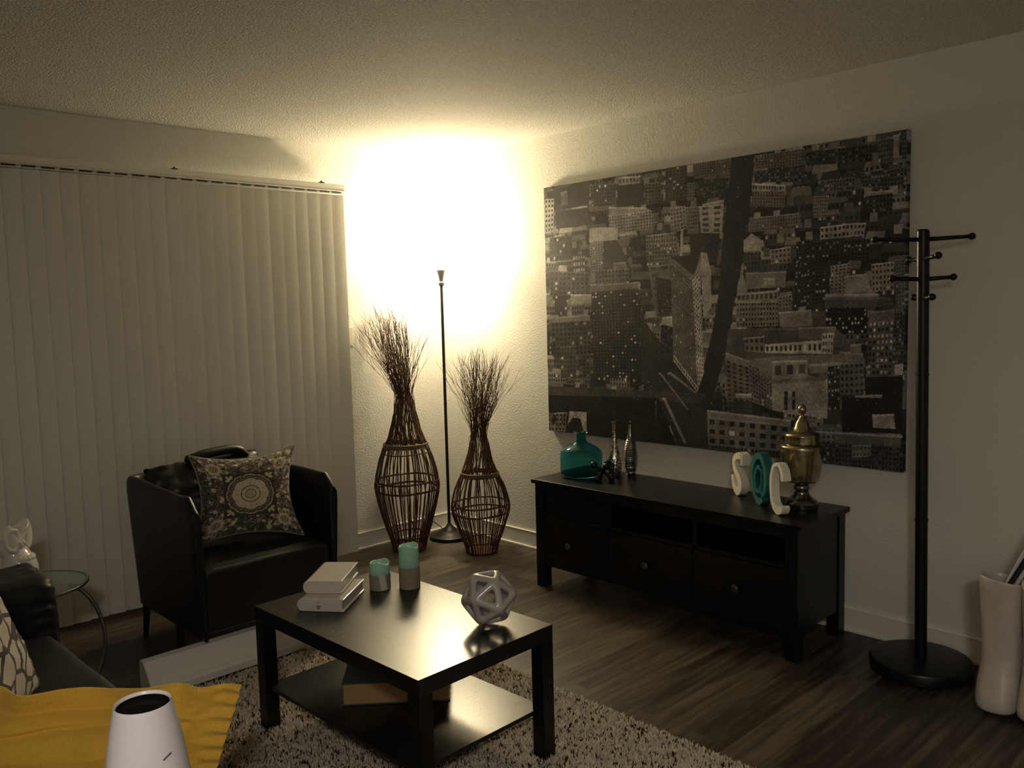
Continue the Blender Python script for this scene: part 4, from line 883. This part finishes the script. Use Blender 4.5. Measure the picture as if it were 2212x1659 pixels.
# ------------------------------------------------------------------ white box on the floor
t=thing('floor_box','long low white box with a slanted face lying on the floor before the armchair','box',(-2.115,-1.10,0))
prof=[(-.062,.022),(-.062,.050),(.012,.142),(.040,.148),(.052,.140),(.052,.022)]
def prism(nm,x0,x1,pr,m,bev=.003):
    vs=[(x0,y,z) for y,z in pr]+[(x1,y,z) for y,z in pr]; n=len(pr)
    fs=[tuple(range(n)),tuple(range(2*n-1,n-1,-1))]+[(i,n+i,n+(i+1)%n,(i+1)%n) for i in range(n)]
    bm=bmesh.new(); V_=[bm.verts.new(v_) for v_ in vs]
    for f_ in fs: bm.faces.new([V_[i] for i in f_])
    return bobj(nm,bm,m,t,bev=bev)
prism('housing',-.315,.335,prof,M['trim'])
prism('end_cap',-.319,-.315,prof,M['plastic'],0); prism('end_cap',.335,.339,prof,M['plastic'],0)
prism('face_panel',-.295,.315,[(-.0505,.0665),(.0035,.1335),(.0045,.1325),(-.0495,.0655)],M['trim'],0)
bm=bmesh.new(); bx(bm,-.30,.32,-.035,.045,0,.022); bobj('gap_shade',bm,M['blackwood'],t)  # black block stands in for the shaded gap under the housing
# ------------------------------------------------------------------ sofa
def rbox(name,x0,x1,y0,y1,z0,z1,m,parent,r=.05,seg=5,nz=.006,cuts=6):
    bm=bmesh.new(); bx(bm,x0,x1,y0,y1,z0,z1)
    bmesh.ops.bevel(bm,geom=bm.edges[:],offset=r,segments=seg,profile=.6,affect='EDGES')
    bmesh.ops.subdivide_edges(bm,edges=[e for e in bm.edges if e.calc_length()>.12],cuts=cuts,use_grid_fill=True)
    bmesh.ops.recalc_face_normals(bm,faces=bm.faces)
    for v_ in bm.verts:
        v_.co+=v_.normal*nz*fbm(v_.co.x*5+x0,v_.co.y*5,v_.co.z*6,3)
    return bobj(name,bm,m,parent,True)
def sofa():
    x0,x1,y0,y1=-3.68,-2.80,-3.29,-.985; cx,cy=(x0+x1)/2,(y0+y1)/2
    t=thing('leather_sofa','black leather sofa facing the media bench at the left edge','sofa',(cx,cy,0))
    q=lambda a,b,c_,d_,e,f_: (a-cx,b-cx,c_-cy,d_-cy,e,f_)
    rbox('base_frame',*q(x0,x1+.0,y0+.03,y1-.03,.11,.28),M['sofaleather'],t,.02,3,.001)
    for a,b in ((-2.995,-2.13),(-2.13,-1.275)): rbox('seat_cushion',*q(x0+.2,x1+.015,a+.002,b-.002,.275,.425),M['sofaleather'],t,.045,5,.010)
    rbox('backrest',*q(x0,x0+.24,y0+.2,y1-.2,.28,.80),M['sofaleather'],t,.06,5,.010)
    ar=rbox('armrest',*q(x0+.05,x1+.046,-1.270,y1,.12,.604),M['sofaleather'],t,.07,8,.006,70)
    xe=x1+.046-cx
    for v_ in ar.data.vertices:
        if v_.co.x>xe-.11 and v_.co.z>.3: v_.co+=v_.normal*(.0045*math.sin(v_.co.z*150+v_.co.y*120+2*fbm(v_.co.x*8,v_.co.y*8,v_.co.z*8))*math.exp(-((xe-.035-v_.co.x)/.035)**2))
    rbox('armrest',*q(x0+.05,x1+.028,y0,y0+.285,.12,.585),M['sofaleather'],t,.07,6,.006)
    # gathered seams round the front of the far armrest
    lst=[]
    for k in range(0):
        f_=k/16; a=-.15+f_*(PI*.62); 
        z=.605-.17*f_**1.3; yv=-1.03-.235*min(1,f_*1.5)
        lst.append(([Vector((x1+.012-.045-cx,yv-cy,z)),Vector((x1+.020-cx,yv-.006-cy,z-.004))],[.003,.0045]))
    for xx in (x0+.08,x1-.06):
        for yy in (y0+.1,y1-.1):
            bm=bmesh.new(); box(bm,(xx-cx,yy-cy,.055),(.05,.05,.11)); bobj('leg',bm,M['chrome'],t,bev=.003)
sofa()
# black and white cushion on the sofa
m=mat('lattice_print_cotton',rough=.85,sheen=.1); tc=nd(m,'ShaderNodeTexCoord'); mp=nd(m,'ShaderNodeMapping'); mp.inputs['Scale'].default_value=(1,1,1); lk(m,tc.outputs['Object'],mp.inputs['Vector'])
vo=nd(m,'ShaderNodeTexVoronoi',feature='DISTANCE_TO_EDGE'); vo.inputs['Scale'].default_value=14; vo.inputs['Randomness'].default_value=.75; lk(m,mp.outputs['Vector'],vo.inputs['Vector'])
lk(m,ramp(m,vo.outputs['Distance'],[(.075,(.03,.022,.018)),(.095,(.64,.58,.50))]),P(m,'Base Color')); M['lattice']=m
C4=[Vector(a) for a in ((-3.36,-2.18,.90),(-3.105,-1.775,.90),(-2.945,-1.735,.432),(-3.21,-2.16,.432))]
c0=Vector((-3.08,-1.95,.428))
t=thing('lattice_cushion','white cushion with black rounded lattice print leaning on the black sofa','cushion',c0)
o,edge=cushion('lc',[a-c0 for a in C4],.12,M['lattice'],t,pinch=.05,n=40,wr=.006,seed=6)
# mustard cushion
Bq=Vector((-2.799,-2.689,.680)); Aq=Vector((-3.232,-2.262,.676)); Dn=Vector((-.03,.012,-.25))*1
C4=[Aq,Bq,Bq+Vector((-.062,.040,-.215)),Aq+Vector((-.062,.040,-.215))]
c0=Vector((-3.05,-2.44,.455))
t=thing('mustard_cushion','mustard yellow cotton cushion with a wide flat hem near the camera','cushion',c0)
def mustard():
    TL,TR,BR,BL=[a-c0 for a in C4]; n=110; N_=((TR-TL).cross(BL-TL)).normalized()
    if N_.dot(Vector((-.6,-.7,.3)))<0: N_=-N_
    V_=[];F_=[]
    hem=.13
    for side in (1,-1):
        for j in range(n+1):
            for i in range(n+1):
                u=i/n; v_=j/n
                # top edge waves; right edge frayed by folds
                wave=.010*math.sin(u*9+1.)+.006*math.sin(u*21)
                p_=TL*(1-u)*(1-v_)+TR*u*(1-v_)+BR*u*v_+BL*(1-u)*v_
                p_=p_+Vector((0,0,1))*(wave*(1-v_)*.45)
                eu=min(1,max(0,(1-u)/hem-.0)); ev=min(1,v_/(hem*2.0+.10*math.exp(-((u-.62)/.10)**2)))
                du=max(0,1-(1-u)/hem) ; dv=max(0,1-ev)
                h=(min(1,max(0,((1-u)-hem)/.30))*min(1,max(0,(v_-hem*1.6)/.35)))**.5*.075
                fold=.020*math.sin(u*24+2*math.sin(u*7))*math.exp(-v_*2.2)*(1-.75*max(0,(u-.62)/.38))
                hemf=.006*math.sin(v_*46)*max(0,1-(1-u)/(hem*.8))
                cre=-.013*math.exp(-((v_-(.34+.16*math.exp(-((u-.70)/.045)**2)+.03*math.sin(u*8)))/.035)**2)*(1 if u<.86 else 0)
                V_.append(p_+N_*(side*(h+.002)+fold+hemf+(cre if side>0 else 0)+.004*fbm(u*6,v_*6,2,3)))
    W1=n+1
    for side in (0,1):
        o_=side*W1*W1
        for j in range(n):
            for i in range(n):
                q_=(o_+j*W1+i,o_+j*W1+i+1,o_+(j+1)*W1+i+1,o_+(j+1)*W1+i); F_.append(q_ if side else q_[::-1])
    o1=W1*W1; ring=[i for i in range(n)]+[j*W1+n for j in range(n)]+[n*W1+n-i for i in range(n)]+[(n-j)*W1 for j in range(n)]
    for a,b in zip(ring,ring[1:]+ring[:1]): F_.append((a,b,o1+b,o1+a))
    pobj('cushion_cover',V_,F_,M['yellow'],t,True)
mustard()
# ------------------------------------------------------------------ near end table and vase
t=thing('end_table','small square black end table by the near arm of the sofa','end table',(-3.24,-3.56,0))
bm=bmesh.new(); bx(bm,-.22,.22,-.22,.22,.51,.55); bobj('table_top',bm,M['blackwood'],t,bev=.002)
for sx_ in (-1,1):
    for sy_ in (-1,1):
        bm=bmesh.new(); bx(bm,sx_*.22,sx_*.18,sy_*.22,sy_*.18,0,.51); bobj('leg',bm,M['blackwood'],t,bev=.002)
VX,VY=-3.2626,-3.43
t=thing('ceramic_vase','tall white ceramic vase with dark open mouth in front of the mustard cushion','vase',(VX,VY,.5505))
VS=.767; VO=.499-.479*VS
pv=cat([(.080,-.17),(.086,-.16),(.087,.06),(.082,.14),(.073,.24),(.061,.34),(.050,.42),(.0420,.462),(.0395,.474)],5)
bm=bmesh.new(); closed_lathe(bm,[(r*VS,max(z*VS+VO,0)) for r,z in [(0,-.18)]+pv+[(.0378,.479),(.0358,.4765),(.0352,.474)]],56); bobj('vase_body',bm,M['vaseceramic'],t,True,auto=.8)
bm=bmesh.new(); closed_lathe(bm,[(r*VS,z*VS+VO) for r,z in [(.0353,.4745),(.0380,.43),(.048,.38),(.060,.30),(.07,.1),(0,.05)]],40); bobj('inside',bm,M['darkin'],t,True)
bm=bmesh.new(); box(bm,(0,0,0),(.0105,.0005,.0016)); o=bobj('scratch',bm,M['ink'],t)
fc=Vector((CAM[0]-VX,CAM[1]-VY,0)).normalized(); rgt=Vector((-fc.y,fc.x,0)); dd=(fc*.85+rgt*.50).normalized(); rr=.0397
o.location=(dd*rr)+Vector((0,0,.4135*VS+VO)); o.rotation_euler=(0,-.45,math.atan2(dd.y,dd.x)+PI/2)
# ------------------------------------------------------------------ glass side table and owl
TX,TY=-2.713,-.784
t=thing('glass_side_table','small round glass side table with curved metal legs between sofa and armchair','side table',(TX,TY,0))
bm=bmesh.new(); closed_lathe(bm,[(0,.444),(.186,.444),(.186,.452),(0,.452)],56); bobj('glass_top',bm,M['glass'],t,True,auto=.5)
R=.188; tubes('rim',[([(R*math.cos(2*PI*i/48),R*math.sin(2*PI*i/48),.446) for i in range(49)],.0065)],M['chrome'],t,8)
for a in (-.35,1.0,-2.4,2.4):
    c_,s2=math.cos(a),math.sin(a); pts=smoothpath([(c_*.12,s2*.12,.425),(c_*.165,s2*.165,.405),(c_*.215,s2*.215,.32),(c_*.235,s2*.235,.20),(c_*.215,s2*.215,.09),(c_*.175,s2*.175,.008)],6)
    tubes('leg',[(pts,.0075)],M['chrome'],t,10)
t=thing('owl_figurine','glossy white ceramic owl figurine on the glass side table','figurine',(-2.762,-.800,.4525),0)
def owl():
    # faces local +x, rotated so that it looks to the right of the picture
    face=Vector((.66,-.75,0)).normalized(); sd=Vector((-face.y,face.x,0)); Z=Vector((0,0,1))
    def T_(a,b,c_): return face*a+sd*b+Z*c_
    bm=bmesh.new(); n=32; rows=[]
    prof=[(0,.0,.036,.036),(.010,.0,.046,.044),(.04,.004,.062,.056),(.075,.010,.067,.060),(.105,.010,.060,.056),(.130,.004,.050,.050),(.148,-.014,.050,.052),(.170,-.026,.054,.060),(.192,-.030,.053,.062),(.210,-.034,.045,.056),(.224,-.036,.026,.040),(.228,-.036,.008,.02)]
    for z,ox,rx,ry in prof: rows.append([bm.verts.new(T_(ox+rx*math.cos(2*PI*k/n),ry*math.sin(2*PI*k/n),z)) for k in range(n)])
    for A,B in zip(rows,rows[1:]):
        for k in range(n): bm.faces.new((A[k],A[(k+1)%n],B[(k+1)%n],B[k]))
    bm.faces.new(rows[0][::-1]); bm.faces.new(rows[-1]); bobj('body',bm,M['ceramic'],t,True,sub=1)
    for s in (-1,1):
        # pointed ear running down into a brow
        V_=[T_(.022,s*.056,.268),T_(.026,s*.006,.165),T_(.010,s*.066,.190),T_(-.070,s*.046,.205),T_(-.050,s*.012,.222),T_(.020,s*.048,.160)]
        F_=[(0,1,4),(0,4,3),(0,3,2),(0,2,5),(0,5,1),(1,5,2),(1,2,3),(1,3,4)]
        o=pobj('ear',V_,F_,M['ceramic'],t); b=o.modifiers.new('b','BEVEL'); b.width=.006; b.segments=3
        for p_ in o.data.polygons: p_.use_smooth=True
        # concave teardrop eye disc
        bm=bmesh.new(); m_=28; c_=(.020,s*.036,.192); rings=[]
        for q_,(rf,dp) in enumerate(((1,0),(.86,.006),(.55,-.002),(.15,-.006),(.01,-.006))):
            rg=[]
            for k in range(m_):
                a=2*PI*k/m_; rr=.041*rf*(1+.32*max(0,math.cos(a-(PI/2 if s>0 else PI/2)-s*-.6))**6)
                yy=rr*math.cos(a); zz=rr*math.sin(a)
                rg.append(bm.verts.new(T_(c_[0]+dp+.008-.35*abs(yy+s*.01),c_[1]+yy,c_[2]+zz*1.12)))
            rings.append(rg)
        for A,B in zip(rings,rings[1:]):
            for k in range(m_): bm.faces.new((A[k],A[(k+1)%m_],B[(k+1)%m_],B[k]))
        o=bobj('eye_disc',bm,M['ceramic'],t,True); so=o.modifiers.new('s','SOLIDIFY'); so.thickness=.004
    V_=[T_(.030,.009,.190),T_(.030,-.009,.190),T_(.050,0,.172),T_(.030,0,.158)]; o=pobj('beak',V_,[(0,2,1),(0,3,2),(1,2,3),(0,1,3)],M['ceramic'],t); b=o.modifiers.new('b','BEVEL'); b.width=.003; b.segments=2
    bm=bmesh.new()
    for r_i in range(5):
        for k in range(-3,4):
            a=k*.30+(.15 if r_i%2 else 0); z=.040+r_i*.020; rr=.0505-abs(z-.075)*.10
            ball(bm,T_(.008+rr*math.cos(a),.90*rr*math.sin(a),z),.0118,12,10,(1,1,1.1))
    bobj('feather_relief',bm,M['ceramic'],t,True)
owl()
# ------------------------------------------------------------------ lights
def light(name,kind,loc,energy,col,size=.1,rot=None,**k):
    l=bpy.data.lights.new(name,kind); l.energy=energy; l.color=col
    if kind=='AREA': l.shape='DISK' if 'shape' not in k else k['shape']; l.size=size
    else: l.shadow_soft_size=size
    o=bpy.data.objects.new(name,l); COL.objects.link(o); o.location=loc
    if rot: o.rotation_euler=rot
    return o
light('lamp_bulb_light','POINT',(LX,LY,1.83),46,(1,.83,.52),.04)
# hall / kitchen ceiling light of the same flat, behind the camera
light('kitchen_light','AREA',(-4.15,-5.1,2.30),41.0,(1,.91,.82),.4,(0,0,0))
w=bpy.data.worlds.new('world'); sc.world=w; w.use_nodes=True; w.node_tree.nodes['Background'].inputs[0].default_value=(.02,.022,.03,1); w.node_tree.nodes['Background'].inputs[1].default_value=.3
vs_=sc.view_settings; vs_.view_transform='Standard'; vs_.look='None'; vs_.gamma=1; vs_.use_curve_mapping=False; vs_.exposure=0.0
sc.cycles.use_denoising=True
sc.cycles.max_bounces=10; sc.cycles.diffuse_bounces=6; sc.cycles.sample_clamp_indirect=4.0; sc.cycles.caustics_reflective=False; sc.cycles.caustics_refractive=False
